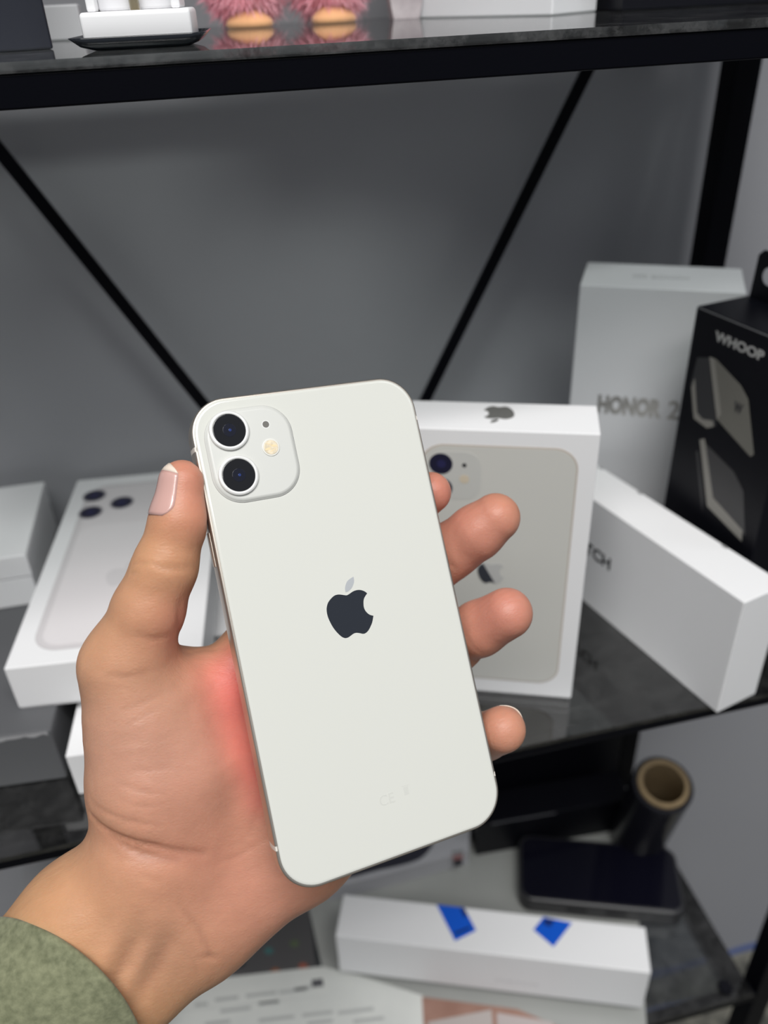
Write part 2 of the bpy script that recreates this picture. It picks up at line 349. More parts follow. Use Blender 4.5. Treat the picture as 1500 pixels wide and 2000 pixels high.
# hanging tab: flat card with a slot, standing on the back of the lid
bm = bmesh.new()
tu, tv = kb.uv('top', 1463, 580)
tabh = 0.026; ya = tv
outer = [(tu, 0), (tu + 0.0008, tabh - 0.003), (tu + 0.004, tabh), (0.061, tabh), (0.0652, tabh - 0.004), (0.067, 0)]
hole = rrect(0.030, 0.0095, 0.0047, 8, tu + 0.0055 + 0.015, tabh * 0.52)
ov = [bm.verts.new((x, ya, z + kh)) for x, z in outer]; hv = [bm.verts.new((x, ya, z + kh)) for x, z in hole]
es = [bm.edges.new((ov[i], ov[(i + 1) % len(ov)])) for i in range(len(ov))] + [bm.edges.new((hv[i], hv[(i + 1) % len(hv)])) for i in range(len(hv))]
bmesh.ops.triangle_fill(bm, edges=es, use_beauty=True)
g = bmesh.ops.extrude_face_region(bm, geom=list(bm.faces)); bmesh.ops.translate(bm, vec=(0, 0.0007, 0), verts=[v for v in g['geom'] if isinstance(v, bmesh.types.BMVert)])
from_bm('hanging_tab', bm, black_card, kb.e)
kb.decal('front', 'edge_highlight', [(0.0008, kh - 0.0009), (0.0702, kh - 0.0009), (0.0702, kh - 0.0003), (0.0008, kh - 0.0003)], mat('top_edge_highlight', (0.20, 0.20, 0.21), 0.5))  # pale strip painting the highlight along the top front edge
kb.decal('front', 'edge_highlight', [(0.0003, 0.01), (0.0007, 0.01), (0.0007, kh - 0.001), (0.0003, kh - 0.001)], mat('side_edge_highlight', (0.10, 0.10, 0.11), 0.5))  # dimmer strip painting the highlight down the left edge

# ------------------------------------------------------------------ middle shelf: pile on the left
zt = 1.2 - 0.3065
f0 = onZ(0, 1440, zt); f1 = onZ(110, 1425, zt); gang = math.atan2(f1.y - f0.y, f1.x - f0.x)
gu = Vector((math.cos(gang), math.sin(gang), 0)); gv = Vector((-gu.y, gu.x, 0))
gl = f1 - gu * 0.0030
ggl = 0.083
gb = Box('storage_box', 'flat dark grey box with torn lid edge under the left pile', 'box', Vector((gl.x, gl.y, zb)) - gu * ggl, gang, ggl, 0.160, zt - zb, grey_card, bev=0.0012)
torn = mat('torn_paper_edge', (0.34, 0.34, 0.35), 0.8)
bm = bmesh.new(); n_ = 26
random.seed(4)
top_e = [(ggl * 0.28 + (ggl * 0.70) * k / n_, gb.h - 0.0005 + 0.0 * k) for k in range(n_ + 1)]
bot_e = [(x, gb.h - 0.0009 - 0.0014 * abs(math.sin(k * 0.9)) - 0.0012 * random.random()) for k, (x, z) in enumerate(top_e)]
gb.decal('front', 'torn_edge', top_e + bot_e[::-1], torn); bm.free()

zp = zt + 0.0002
ptop = zp + 0.0280
a0 = onZ(7, 1307, ptop); a1 = onZ(395, 1264, ptop); pang = math.atan2(a1.y - a0.y, a1.x - a0.x)
pl = Box('phone_box', 'white phone box lying flat with triple-camera handset picture, left of the thumb', 'box', Vector((a0.x, a0.y, zp)), pang, (a1 - a0).length, 0.190, 0.0280, white_card, lid=0.0274, bev=0.0006)
c3 = lambda u, v: (u / 3.03, 900 + v / 3.03)
tp = lambda u, v: pl.uv('top', *c3(u, v))
xL, yB = tp(195, 1080)[0], tp(300, 1125)[1]; yT = tp(700, 140)[1]; xR_ = pl.uv('top', 357, 1215)[0]
pe = mat('printed_silver_edge', (0.52, 0.50, 0.505), 0.4); pk = mat('printed_silver_back', (0.70, 0.67, 0.68), 0.42); pn = mat('printed_silver_inner', (0.74, 0.71, 0.72), 0.42)
cx_, cy_ = (xL + xR_) / 2, (yB + yT) / 2
pl.decal('top', 'printed_outline', rrect(xR_ - xL, yT - yB, 0.0145, 12, cx_, cy_), pe)
pl.decal('top', 'printed_frame', rrect(xR_ - xL - 0.0010, yT - yB - 0.0010, 0.014, 12, cx_, cy_), mat('printed_silver_frame', (0.63, 0.605, 0.615), 0.42), lift=0.0001)
pl.decal('top', 'printed_back', rrect(xR_ - xL - 0.0075, yT - yB - 0.0075, 0.0105, 12, cx_, cy_), pk, lift=0.0002)
yq = tp(600, 375)[1]
pl.decal('top', 'printed_glass_panel', rrect(xR_ - xL - 0.0085, (yq - 0.0015) - (yB + 0.0042), 0.0105, 12, cx_, ((yq - 0.0015) + (yB + 0.0042)) / 2), pn, lift=0.0003)
for q in ((560, 210), (722, 250), (537, 308)):
    a, b = tp(*q)
    pl.decal('top', 'printed_lens_ring', circle(0.0078, 32, a, b), mat('printed_lens_grey', (0.26, 0.25, 0.27), 0.4), lift=0.0003)
    pl.decal('top', 'printed_lens', circle(0.0066, 32, a, b), lens_ink, lift=0.0004)
    pl.decal('top', 'printed_lens_core', circle(0.0025, 20, a, b), lens_core, lift=0.0005)
a, b = tp(715, 690); s = 0.00125
pl.decal('top', 'printed_emblem', [(cx_ + x * s, b + (y - 1.7) * s) for x, y in LOGO_S], mat('printed_pale_emblem', (0.66, 0.635, 0.645), 0.4), lift=0.0004)
pl.decal('top', 'printed_emblem_leaf', [(cx_ + x * s, b + (y - 1.7) * s) for x, y in LEAF_S], mat('printed_pale_emblem_leaf', (0.66, 0.635, 0.645), 0.4), lift=0.0004)

# white box behind it, at the left edge
zt2 = 1.2 - 0.270
q0 = onZ(50, 1083, zt2); q1 = onZ(87, 940, zt2)
w_ = 0.066
wang3 = math.atan2((q1 - q0).y, (q1 - q0).x) - math.pi / 2
wu = Vector((math.cos(wang3), math.sin(wang3), 0))
wb2 = Box('carton', 'plain white lidded box at the left edge behind the flat phone box', 'box', Vector((q0.x, q0.y, zp)) - wu * w_, wang3, w_, (q1 - q0).length, zt2 - zp, white_card, lid=0.0155, bev=0.0007)
# small white box tucked right of the grey one
zs = zb + 0.0285
s0 = onZ(127, 1478, zs); s1 = onZ(145, 1385, zs)
sang = math.atan2((s1 - s0).y, (s1 - s0).x) - math.pi / 2 + 0.02
sb = Box('carton', 'small white box squeezed between the dark grey box and the hand', 'box', Vector((max(s0.x, gl.x + 0.0012), s0.y, zb)), gang, 0.05, 0.085, zs - zb, white_card, bev=0.0006)
# clear plastic sleeve with a label right of the flat phone box
lab = Box('blister_pack', 'clear plastic blister pack with white barcode label beside the flat phone box', 'package', Vector(tuple(onZ(401, 1262, zb + 0.022))[:2] + (zb,)), -0.04, 0.030, 0.11, 0.022, glass_mat('clear_plastic', (0.85, 0.85, 0.86), 0.45), bev=0.002)
lab.decal('top', 'label', rrect(0.016, 0.055, 0.001, 3, 0.013, 0.035), white_card)
for k in range(9):
    lab.decal('top', 'print_line', rrect(0.0016, 0.0018 + 0.001 * (k % 3), 0.0002, 1, 0.017, 0.014 + k * 0.005), grey_ink, lift=0.0002)

# ------------------------------------------------------------------ top shelf
za = ZA + 0.0001
navy = mat('dark_navy_card', (0.014, 0.016, 0.026), 0.45)
p = onZ(105, 96, za); tb1 = Box('carton', 'dark navy box at the left corner of the top shelf', 'box', Vector((-0.1227, 0.330, za)), 0.20, 0.085, 0.05, 0.13, navy)
p = onZ(100, 66, za - .0); tb2 = Box('carton', 'pale grey box behind the navy box on the top shelf', 'box', Vector((-0.075, 0.425, za)), 0.05, 0.04, 0.03, 0.013, cool_card)
# ornament stand on a black tray
ctr = Vector((-0.0075, 0.324, za))
st = thing('display_stand', 'white plastic stand with golden dropper slot on the top shelf', 'stand', ctr + Vector((0, -0.001, 0.0013)))
st.rotation_euler = (0, 0, -0.10); st.scale = (0.57, 0.57, 0.80)
bm = bmesh.new(); add_box(bm, (-0.030, -0.024, 0.0008), (0.030, 0.026, 0.0115), 0.0018, 3); from_bm('base', bm, white_card, st, True)
bm = bmesh.new(); add_box(bm, (-0.0265, -0.016, 0.0115), (-0.0215, 0.020, 0.095), 0.001); from_bm('side_panel', bm, white_card, st)
bm = bmesh.new(); add_box(bm, (0.0195, -0.016, 0.0115), (0.0245, 0.020, 0.095), 0.001); from_bm('side_panel', bm, white_card, st)
bm = bmesh.new(); add_box(bm, (-0.0215, -0.006, 0.0115), (0.0195, 0.018, 0.095), 0.001); from_bm('back_panel', bm, cool_card, st)
bm = bmesh.new(); prism(bm, rrect(0.0058, 0.0058, 0.0029, 6, -0.001, -0.010), 0.0095, 0.085); from_bm('golden_tube', bm, mat('gold_liquid', (0.14, 0.10, 0.02), 0.1, coat=1.0), st, True)
tr = thing('tray', 'shallow black tray under the white display stand', 'tray', ctr); tr.rotation_euler = (0, 0, -0.10); tr.scale = (0.6, 0.6, 0.40)
bm = bmesh.new()
prof = [(0.0, 0.0, 0.0), (0.0, 0.0, 0.0)]
rings = []
for (ww, hh, z) in ((0.050, 0.046, 0.0), (0.062, 0.058, 0.003), (0.072, 0.066, 0.0095), (0.0705, 0.0645, 0.0098), (0.060, 0.056, 0.0042), (0.048, 0.044, 0.0036)):
    rings.append([(x, y, z) for x, y in rrect(ww, hh, 0.008, 5)])
loft(bm, rings); from_bm('dish', bm, mat('black_gloss_plastic', (0.012, 0.014, 0.018), 0.15), tr, True)

# pink fluffy toys with orange feet
def fur_ball(name, c, rx, ry, rz, m, parent, seed, n=5200, length=0.006):
    rnd = random.Random(seed); bm = bmesh.new()
    bmesh.ops.create_icosphere(bm, subdivisions=4, radius=1.0, matrix=Matrix.Translation(c) @ Matrix.Diagonal((rx, ry, rz, 1)))
    for v in bm.verts:
        k = noise.noise(v.co * 90 + Vector((seed, 0, 0))); v.co += (v.co - Vector(c)).normalized() * k * 0.0022
    for i in range(n):
        z = rnd.uniform(-1, 1); a = rnd.uniform(0, 6.283); q = math.sqrt(1 - z * z)
        d = Vector((q * math.cos(a), q * math.sin(a), z)); b = Vector(c) + Vector((d.x * rx, d.y * ry, d.z * rz)) * 0.97
        t = d.cross(Vector((rnd.uniform(-1, 1), rnd.uniform(-1, 1), rnd.uniform(-1, 1)))).normalized() * 0.00035
        e = b + (d + Vector((rnd.uniform(-.5, .5), rnd.uniform(-.5, .5), rnd.uniform(-.7, .3)))) * length * rnd.uniform(.5, 1.1)
        bm.faces.new((bm.verts.new(b - t), bm.verts.new(b + t), bm.verts.new(e)))
    me = bpy.data.meshes.new(name); bm.to_mesh(me); bm.free(); return link(name, me, m, parent, True)
pink = mat('pink_plush', (1.0, 0.40, 0.50), 0.9, sheen=1.0, vary=(60, (1.0, 0.56, 0.64))); orange = mat('orange_felt', (0.80, 0.42, 0.20), 0.8, sheen=0.4)
for k, (qx, qy, labt) in enumerate(((487, 52, 'pink fluffy toy with orange foot, the one nearer the white stand'), (648, 44, 'pink fluffy toy with orange foot, the one nearer the white box'))):
    p = onZ(qx, qy, za); p = Vector((p.x * 0.47 / p.y, 0.47, za))
    t = thing('plush_toy', labt, 'toy', p, group='pink plush toys on the top shelf')
    fur_ball('body', (0, 0.004, 0.0195), 0.0185, 0.018, 0.017, pink, t, 3 + k)
    bm = bmesh.new(); s_ = 1 if k == 0 else -1
    pts = [(-0.020 * s_, -0.004), (-0.010 * s_, -0.014), (0.004 * s_, -0.018), (0.016 * s_, -0.014), (0.019 * s_, -0.004), (0.010 * s_, 0.008), (-0.010 * s_, 0.008)]
    pts = smooth_closed(pts)
    rings = [[(x * f_ * 0.58, y * f_ * 0.75 - 0.003, z) for x, y in pts] for f_, z in ((0.90, 0.0), (1.0, 0.001), (0.96, 0.003), (0.62, 0.0065), (0.3, 0.008))]
    loft(bm, rings); from_bm('foot', bm, orange, t, True)
p = onZ(740, 42, za)
wr = thing('gift_bag', 'pale folded gift bag standing between a pink toy and the white box', 'bag', Vector((0.118, 0.462, za)))
bm = bmesh.new()
rings = [[(-0.007, 0, 0), (0.006, -0.001, 0), (0.006, 0.008, 0), (-0.007, 0.009, 0)], [(-0.012, 0.001, 0.03), (0.013, 0, 0.03), (0.012, 0.007, 0.03), (-0.012, 0.008, 0.03)], [(-0.016, 0.003, 0.07), (0.018, 0.002, 0.07), (0.018, 0.005, 0.07), (-0.016, 0.006, 0.07)]]
loft(bm, rings); from_bm('paper', bm, mat('pale_gift_paper', (0.55, 0.50, 0.51), 0.5, vary=(70, (0.30, 0.25, 0.27))), wr)
# white box and black box on the right
p0 = onZ(815, 38, za); p1 = onZ(1078, 33, za); p2 = onZ(1149, 30, za)
sc_ = 0.40 / p1.y
a_ = Vector((p0.x * sc_, p0.y * sc_ , za)); b_ = Vector((p1.x * sc_, p1.y * sc_, za))
tang = math.atan2(b_.y - a_.y, b_.x - a_.x)
tb3 = Box('carton', 'white box in the middle of the top shelf right of the pink toys', 'box', a_, tang, (b_ - a_).length, 0.038, 0.085, cool_card)
tb4 = Box('carton', 'large black box at the right end of the top shelf', 'box', Vector((0.205, 0.405, za)), 0.0, 0.118, 0.055, 0.12, black_card)

# ------------------------------------------------------------------ lowest shelf
zc = ZC + 0.0001
def flat_px(name, label, cat, px, m, z0, t, sub=None):
    pts = [onZ(x, y, z0) for x, y in px]; c = sum(pts, Vector()) / len(pts); c.z = z0
    bm = bmesh.new(); prism(bm, [(p.x - c.x, p.y - c.y) for p in pts], 0, t)
    o = from_bm(name, bm, m); o.location = c; tag(o, label, cat); return o, c
def decal_on(parent, c, name, px, m, z, t=0.0001, smoothing=False):
    pts = [onZ(x, y, z) for x, y in px]; pts = [(p.x - c.x, p.y - c.y) for p in pts]
    bm = bmesh.new(); prism(bm, pts, z - c.z, z - c.z + t); return from_bm(name, bm, m, parent)
sheet_m = mat('pale_grey_backing', (0.34, 0.35, 0.335), 0.35, coat=0.3, vary=(9, (0.38, 0.385, 0.37)))
sheet, shc = flat_px('plastic_sheet', 'large pale grey sheet spread under everything on the lowest shelf', 'sheet', [(560, 1480), (1225, 1500), (1262, 1995), (1262, 2160), (690, 2160), (600, 1760)], sheet_m, zc, 0.0006)
dark_m = mat('dark_grey_card', (0.085, 0.082, 0.085), 0.5)
card, cc = flat_px('picture_card', 'dark grey card with small coloured dots below the wrist', 'card', [(290, 1760), (600, 1745), (618, 1893), (300, 1925)], dark_m, zc + 0.0008, 0.0006)
for k, (x, y, cl) in enumerate(((525, 1857, (0.06, 0.16, 0.16)), (575, 1843, (0.10, 0.13, 0.07)), (538, 1897, (0.25, 0.10, 0.05)), (592, 1887, (0.30, 0.09, 0.06)), (470, 1880, (0.07, 0.13, 0.13)))):
    decal_on(card, cc, 'dot', [(x + 9 * math.cos(a), y + 7 * math.sin(a)) for a in np.linspace(0, 6.28, 17)[:-1]], mat('dot_colour_%s' % 'abcde'[k], cl, 0.5), zc + 0.0014)
paper_m = mat('printed_paper', (0.64, 0.655, 0.63), 0.6, vary=(14, (0.72, 0.73, 0.70)))
leaf, lc2 = flat_px('leaflet', 'pale printed leaflet at the bottom edge right of the wrist', 'paper', [(300, 1925), (630, 1888), (700, 1905), (826, 1945), (840, 2150), (270, 2150)], paper_m, zc + 0.0016, 0.0005)
lz = zc + 0.0021
faint = mat('faint_print', (0.46, 0.47, 0.46), 0.6); fold = mat('fold_line', (0.62, 0.63, 0.61), 0.6)
random.seed(7)
for k, (x, y, l) in enumerate(((420, 1950, 46), (480, 1942, 60), (545, 1935, 55), (380, 1960, 26), (505, 1958, 40), (575, 1928, 34), (430, 1972, 60), (505, 1990, 70), (590, 1980, 60), (660, 1975, 70), (600, 1996, 50), (400, 1997, 50), (690, 1992, 60))):
    decal_on(leaf, lc2, 'print_line', [(x, y), (x + l, y - l * 0.12), (x + l, y - l * 0.12 + 7), (x, y + 7)], faint, lz)
decal_on(leaf, lc2, 'dark_stamp', [(608, 1914), (630, 1911), (632, 1926), (610, 1929)], mat('stamp_ink', (0.09, 0.09, 0.10), 0.6), lz)
decal_on(leaf, lc2, 'fold', [(345, 1974), (640, 1944), (640, 1947), (345, 1977)], fold, lz)
mag, mc = flat_px('magazine', 'magazine page with brown and pink photo at the bottom edge', 'magazine', [(824, 1948), (1010, 1972), (1100, 2010), (1100, 2150), (836, 2150)], mat('brown_print', (0.30, 0.16, 0.12), 0.5, vary=(40, (0.38, 0.22, 0.17))), zc + 0.0016, 0.0009)
decal_on(mag, mc, 'pale_photo', [(836, 1996), (960, 1972), (972, 2140), (842, 2140)], mat('pale_photo_print', (0.48, 0.43, 0.41), 0.5), zc + 0.0026)
decal_on(mag, mc, 'pale_photo', [(970, 1978), (1080, 1996), (1084, 2140), (980, 2140)], mat('pink_photo_print', (0.50, 0.44, 0.43), 0.5), zc + 0.0026)

# long white box with two pieces of blue tape, on a slim clear-edged box
L0 = onZ(655, 1828, zc + 0.064); L1 = onZ(1272, 1900, zc + 0.064); L2 = onZ(667, 1746, zc + 0.064)
lang = math.atan2(L1.y - L0.y, L1.x - L0.x); lw = (L1 - L0).length
lu = Vector((math.cos(lang), math.sin(lang), 0)); lv = Vector((-lu.y, lu.x, 0)); ldp = (L2 - L0).dot(lv)
under = 0.012
ub = Box('carton', 'slim pale box under the long blue-taped white box', 'box', Vector((L0.x, L0.y, zc + 0.0027)) - lu * 0.003 + lv * 0.007, lang, 0.185, ldp + 0.006, under - 0.0028, mat('milky_card', (0.50, 0.50, 0.52), 0.4), bev=0.0006)
lb = Box('watch_box', 'long white box with two pieces of blue tape, lowest shelf', 'box', Vector((L0.x, L0.y, zc + under)), lang, lw, ldp, 0.064 - under, white_card, bev=0.0008)
blue = mat('blue_tape', (0.005, 0.10, 0.62), 0.35); blue_d = mat('blue_tape_print', (0.006, 0.025, 0.17), 0.4)
c5 = lambda u, v: (600 + u / 3.75, 1660 + v / 3.75); c6 = lambda u, v: (940 + u / 2.6786, 1350 + v / 2.6786)
def clampd(pts): return [(x, min(y, ldp - 0.0003)) for x, y in pts]
lb.decal('top', 'tape', clampd([lb.uv('top', *c5(*p)) for p in ((948, 395), (1150, 415), (1238, 590), (1082, 668))]), blue)
lb.decal('top', 'tape', clampd([lb.uv('top', *c6(*p)) for p in ((325, 1182), (475, 1212), (378, 1338), (272, 1248))]), blue)
lb.decal('top', 'tape_print', clampd([lb.uv('top', *c5(*p)) for p in ((1120, 430), (1150, 425), (1175, 470), (1150, 500))]), blue_d, lift=0.0001)
lb.decal('top', 'tape_print', [lb.uv('top', *c5(*p)) for p in ((1075, 605), (1190, 560), (1200, 575), (1085, 625))], blue_d, lift=0.0001)
lb.decal('top', 'tape_print', clampd([lb.uv('top', *c6(*p)) for p in ((335, 1190), (385, 1200), (360, 1235), (320, 1215))]), blue_d, lift=0.0001)
lb.text('front', 'WATCH', lb.w * 0.52, lb.w * 0.66, 0.014, 0.018, mat('embossed_white', (0.60, 0.60, 0.61), 0.5))

# card with a dark printed device, angled
pc, pcc = flat_px('printed_carton', 'white carton with dark printed device picture just below the handset', 'box', [(640, 1760), (735, 1738), (915, 1688), (920, 1590), (600, 1640)], mat('lilac_white_card', (0.50, 0.50, 0.53), 0.45), zc + 0.0008, 0.020)
pz = zc + 0.0208
decal_on(pc, pcc, 'printed_device', smooth_closed([(660, 1715), (740, 1700), (800, 1686), (828, 1672), (845, 1645), (800, 1640), (700, 1650)]), mat('printed_device_dark', (0.035, 0.035, 0.05), 0.4), pz)
decal_on(pc, pcc, 'print_mark', [(882, 1663), (905, 1659), (905, 1666), (882, 1670)], grey_ink, pz)
decal_on(pc, pcc, 'print_mark', [(884, 1672), (904, 1669), (904, 1677), (884, 1680)], mat('red_ink', (0.30, 0.12, 0.12), 0.5), pz)
decal_on(pc, pcc, 'print_mark', [(886, 1681), (903, 1678), (903, 1690), (886, 1693)], ink, pz)

# black handset lying on a dark box
gloss_black = mat('gloss_black', (0.004, 0.004, 0.009), 0.10, spec=0.35)
ps = [onZ(x, y, zc + 0.020) for x, y in ((1006, 1756), (1335, 1788), (1340, 1668), (1008, 1612))]
sc0 = (ps[0] + ps[1] + ps[2] + ps[3]) / 4; sang2 = math.atan2((ps[1] - ps[0]).y, (ps[1] - ps[0]).x)
slen = (ps[1] - ps[0]).length; sdep = ((ps[3] - ps[0]).length + (ps[2] - ps[1]).length) / 2 * 0.96
sp = thing('handset', 'black glossy handset lying flat by the cardboard roll', 'phone', (0, 0, 0), mw=Matrix.Translation((sc0.x, sc0.y, zc + 0.0008)) @ Matrix.Rotation(sang2, 4, 'Z'))
def slab(name, w, h, r, z0, z1, m, parent, e=0.002):
    bm = bmesh.new(); rings = []
    for ins, z in ((e, z0), (e * .3, z0 + e * .3), (0, z0 + e), (0, z1 - e), (e * .3, z1 - e * .3), (e, z1)):
        rings.append([(x, y, z) for x, y in rrect(w - 2 * ins, h - 2 * ins, max(r - ins, .001), 8)])
    loft(bm, rings); return from_bm(name, bm, m, parent, False)
slab('protective_case', slen, sdep, 0.012, 0.0, 0.0185, mat('dark_rubber', (0.022, 0.022, 0.025), 0.35), sp)
slab('screen', slen - 0.006, sdep - 0.006, 0.010, 0.0183, 0.0192, gloss_black, sp, 0.0004)
for k, x in enumerate((-0.03, 0.004)):
    bm = bmesh.new(); add_box(bm, (x, -sdep / 2 - 0.0006, 0.008), (x + 0.018, -sdep / 2 + 0.001, 0.0125), 0.0006); from_bm('side_button', bm, black_card, sp)

# roll of black stretch film on a cardboard core, leaning
rt = onZ(1296, 1530, zc + 0.125)
rb_ = Vector((0.319, 0.434, zc + 0.001)); rax = (rt - rb_).normalized()
mwr = Matrix.Translation(rb_) @ rax.to_track_quat('Z', 'Y').to_matrix().to_4x4()
ro = thing('film_roll', 'black stretch-film roll with tan cardboard core leaning by the rack side', 'roll', mw=mwr)
rl = (rt - rb_).length
def ring_tube(name, ro_, ri_, z0, z1, m, parent):
    bm = bmesh.new(); n = 48; e = 0.0006
    prof = [(ri_, z0), (ro_ - e, z0), (ro_, z0 + e), (ro_, z1 - e), (ro_ - e, z1), (ri_ + e * .5, z1), (ri_, z1 - e)]
    rr = [[(p * math.cos(2 * math.pi * k / n), p * math.sin(2 * math.pi * k / n), z) for k in range(n)] for p, z in prof]
    rr.append(rr[0]); vr = loft(bm, rr, False, False); bmesh.ops.remove_doubles(bm, verts=bm.verts, dist=1e-6)
    return from_bm(name, bm, m, parent, False)
ring_tube('cardboard_core', 0.0212, 0.0170, 0.002, rl + 0.001, mat('tan_cardboard', (0.30, 0.215, 0.115), 0.8, vary=(80, (0.24, 0.17, 0.09))), ro)
ring_tube('film', 0.0250, 0.0213, 0.008, rl - 0.002, mat('black_stretch_film', (0.010, 0.010, 0.014), 0.22), ro)

# black boxes at the back of the lowest shelf
bb = Box('carton', 'black carton behind the black handset on the lowest shelf', 'box', Vector((0.165, 0.455, zc + 0.0008)), -0.06, 0.150, 0.034, 0.045, black_card)
bb.decal('front', 'painted_edge_highlight', rrect(0.062, 0.0012, 0.0005, 2, 0.045, 0.0435), mat('pale_highlight_line', (0.22, 0.22, 0.24), 0.4))  # highlight on the upper front edge, painted as a pale line
bb2 = Box('carton', 'taller black carton at the back under the middle shelf', 'box', Vector((0.140, 0.4905, zc + 0.0008)), 0.0, 0.185, 0.014, 0.120, black_card)
bb3 = Box('carton', 'grey-white carton at the lower left under the middle shelf', 'box', Vector((-0.195, 0.335, zc + 0.0008)), 0.0, 0.060, 0.09, 0.17, mat('mid_grey_card', (0.33, 0.33, 0.34), 0.5))
bb4 = Box('carton', 'charcoal carton beside the grey-white one at the lower left', 'box', Vector((-0.128, 0.40, zc + 0.0008)), 0.05, 0.07, 0.07, 0.10, mat('charcoal_card', (0.03, 0.03, 0.034), 0.5))

# ------------------------------------------------------------------ the handset in the hand
PR = M @ np.array([[0.9109, 0.2103, -0.3550], [-0.1742, 0.9764, 0.1313], [0.3743, -0.0578, 0.9255]])
def orth(a):
    u, s, v = np.linalg.svd(a); return u @ v
PR = orth(PR)
PT = np.array(CAM) + M @ (np.array([-10.296, 33.519, 258.404]) / 1000)
PMW = Matrix(((PR[0, 0], -PR[0, 1], -PR[0, 2], PT[0]), (PR[1, 0], -PR[1, 1], -PR[1, 2], PT[1]), (PR[2, 0], -PR[2, 1], -PR[2, 2], PT[2]), (0, 0, 0, 1)))
PW_, PH_, PTH = 0.0757, 0.1509, 0.0083
ph = thing('smartphone', 'white smartphone with dual camera held up in the hand, back to the viewer', 'phone', mw=PMW)
frame_m = mat('champagne_aluminium', (0.56, 0.51, 0.45), 0.34, metal=0.9)
glassb = mat('white_back_glass', (0.645, 0.65, 0.605), 0.13, spec=0.5, coat=0.5, coat_rough=0.04)
bump_m = mat('white_satin_glass', (0.60, 0.605, 0.575), 0.32, spec=0.5)
def rr_loft(name, w, h, r, prof, m, parent, cx=0, cy=0, seg=14, smooth=True, cap0=True, cap1=True):
    bm = bmesh.new(); loft(bm, [[(x, y, z) for x, y in rrect(w - 2 * i, h - 2 * i, max(r - i, .0005), seg, cx, cy)] for i, z in prof], cap0, cap1)
    o = from_bm(name, bm, m, parent, False)
    if smooth:
        for p in o.data.polygons: p.use_smooth = len(p.vertices) == 4
    return o
fr_prof = [(0.0011, -PTH), (0.0006, -PTH + 0.00015)] + [(0.0028 * (1 - math.sin(a)) ** 1.6 * 0.35 if True else 0, -PTH / 2 + math.copysign(1, -1) * 0) for a in ()]
n_ = 12
fr_prof = []
for k in range(n_ + 1):
    a = math.pi * k / n_ - math.pi / 2
    zz = -PTH / 2 + (PTH / 2 - 0.0001) * math.sin(a); ins = 0.0007 * (1 - abs(math.cos(a)) ** 0.5)
    fr_prof.append((ins, zz))
rr_loft('frame', PW_, PH_, 0.0118, fr_prof, frame_m, ph)
rr_loft('back_glass', PW_ - 0.0020, PH_ - 0.0020, 0.0108, [(0.0, -0.0006), (0.0, 0.00005), (0.00012, 0.00022), (0.0004, 0.00034), (0.0009, 0.0004)], glassb, ph)
rr_loft('screen', PW_ - 0.0022, PH_ - 0.0022, 0.0107, [(0.0007, -PTH - 0.0004), (0.0002, -PTH - 0.0003), (0.0, -PTH), (0.0, -PTH + 0.0004)], gloss_black, ph)
# camera bump, moulded in the glass, with its rounded shoulder
bx0, bx1, by0, by1 = -0.0338, -0.0070, 0.0423, 0.0706
rr_loft('camera_plateau', bx1 - bx0, by1 - by0, 0.0087, [(-0.0007, 0.00035), (-0.0003, 0.00048), (0.0, 0.0008), (0.0003, 0.00112), (0.0009, 0.00128)], bump_m, ph, (bx0 + bx1) / 2, (by0 + by1) / 2)
ring_m = mat('white_lens_ring', (0.80, 0.80, 0.78), 0.25, metal=0.25)
lens_m = mat('lens_glass', (0.008, 0.008, 0.010), 0.05, coat=1.0); iris_m = mat('lens_inner_blue', (0.008, 0.009, 0.018), 0.12, coat=0.5)
def revolve(name, prof, m, parent, cx, cy, n=56, smooth=True, cap0=True, cap1=True):
    bm = bmesh.new(); loft(bm, [[(cx + r * math.cos(2 * math.pi * k / n), cy + r * math.sin(2 * math.pi * k / n), z) for k in range(n)] for r, z in prof], cap0, cap1)
    o = from_bm(name, bm, m, parent, False)
    if smooth:
        for p in o.data.polygons: p.use_smooth = len(p.vertices) == 4
    return o
for cx, cy in ((-0.0265, 0.0644), (-0.0264, 0.0503)):
    lr = revolve('lens_ring', [(0.0062, 0.0012), (0.0062, 0.00195), (0.0060, 0.0022), (0.00525, 0.00225), (0.00505, 0.0021), (0.00505, 0.0012)], ring_m, ph, cx, cy)
    lr.location = (0, 0, 0)
    revolve('lens_cover', [(0.00508, 0.0013), (0.00508, 0.00213), (0.0049, 0.00217)], lens_m, lr, cx, cy)
    revolve('lens_iris', [(0.0021, 0.00216), (0.0020, 0.00219)], iris_m, lr, cx, cy, 32)
    revolve('lens_core', [(0.0005, 0.00218), (0.0004, 0.00222)], mat('lens_core_blue', (0.02, 0.04, 0.16), 0.02, coat=1), lr, cx + 0.0002, cy, 24)
revolve('microphone', [(0.00105, 0.0012), (0.00105, 0.00130)], mat('microphone_mesh', (0.14, 0.135, 0.125), 0.6, metal=0.4), ph, -0.0147, 0.0648, 24)
revolve('microphone_rim', [(0.00135, 0.00125), (0.00132, 0.001285)], ring_m, ph, -0.0147, 0.0648, 24)
fl = revolve('flash', [(0.0028, 0.0012), (0.0028, 0.00140), (0.0026, 0.00145)], mat('flash_rim', (0.72, 0.71, 0.66), 0.2), ph, -0.0146, 0.0574, 36)
revolve('flash_lens', [(0.00235, 0.00143), (0.0022, 0.00150)], mat('flash_phosphor', (0.62, 0.54, 0.40), 0.12, coat=1, vary=(700, (0.85, 0.74, 0.56))), fl, -0.0146, 0.0574, 36)
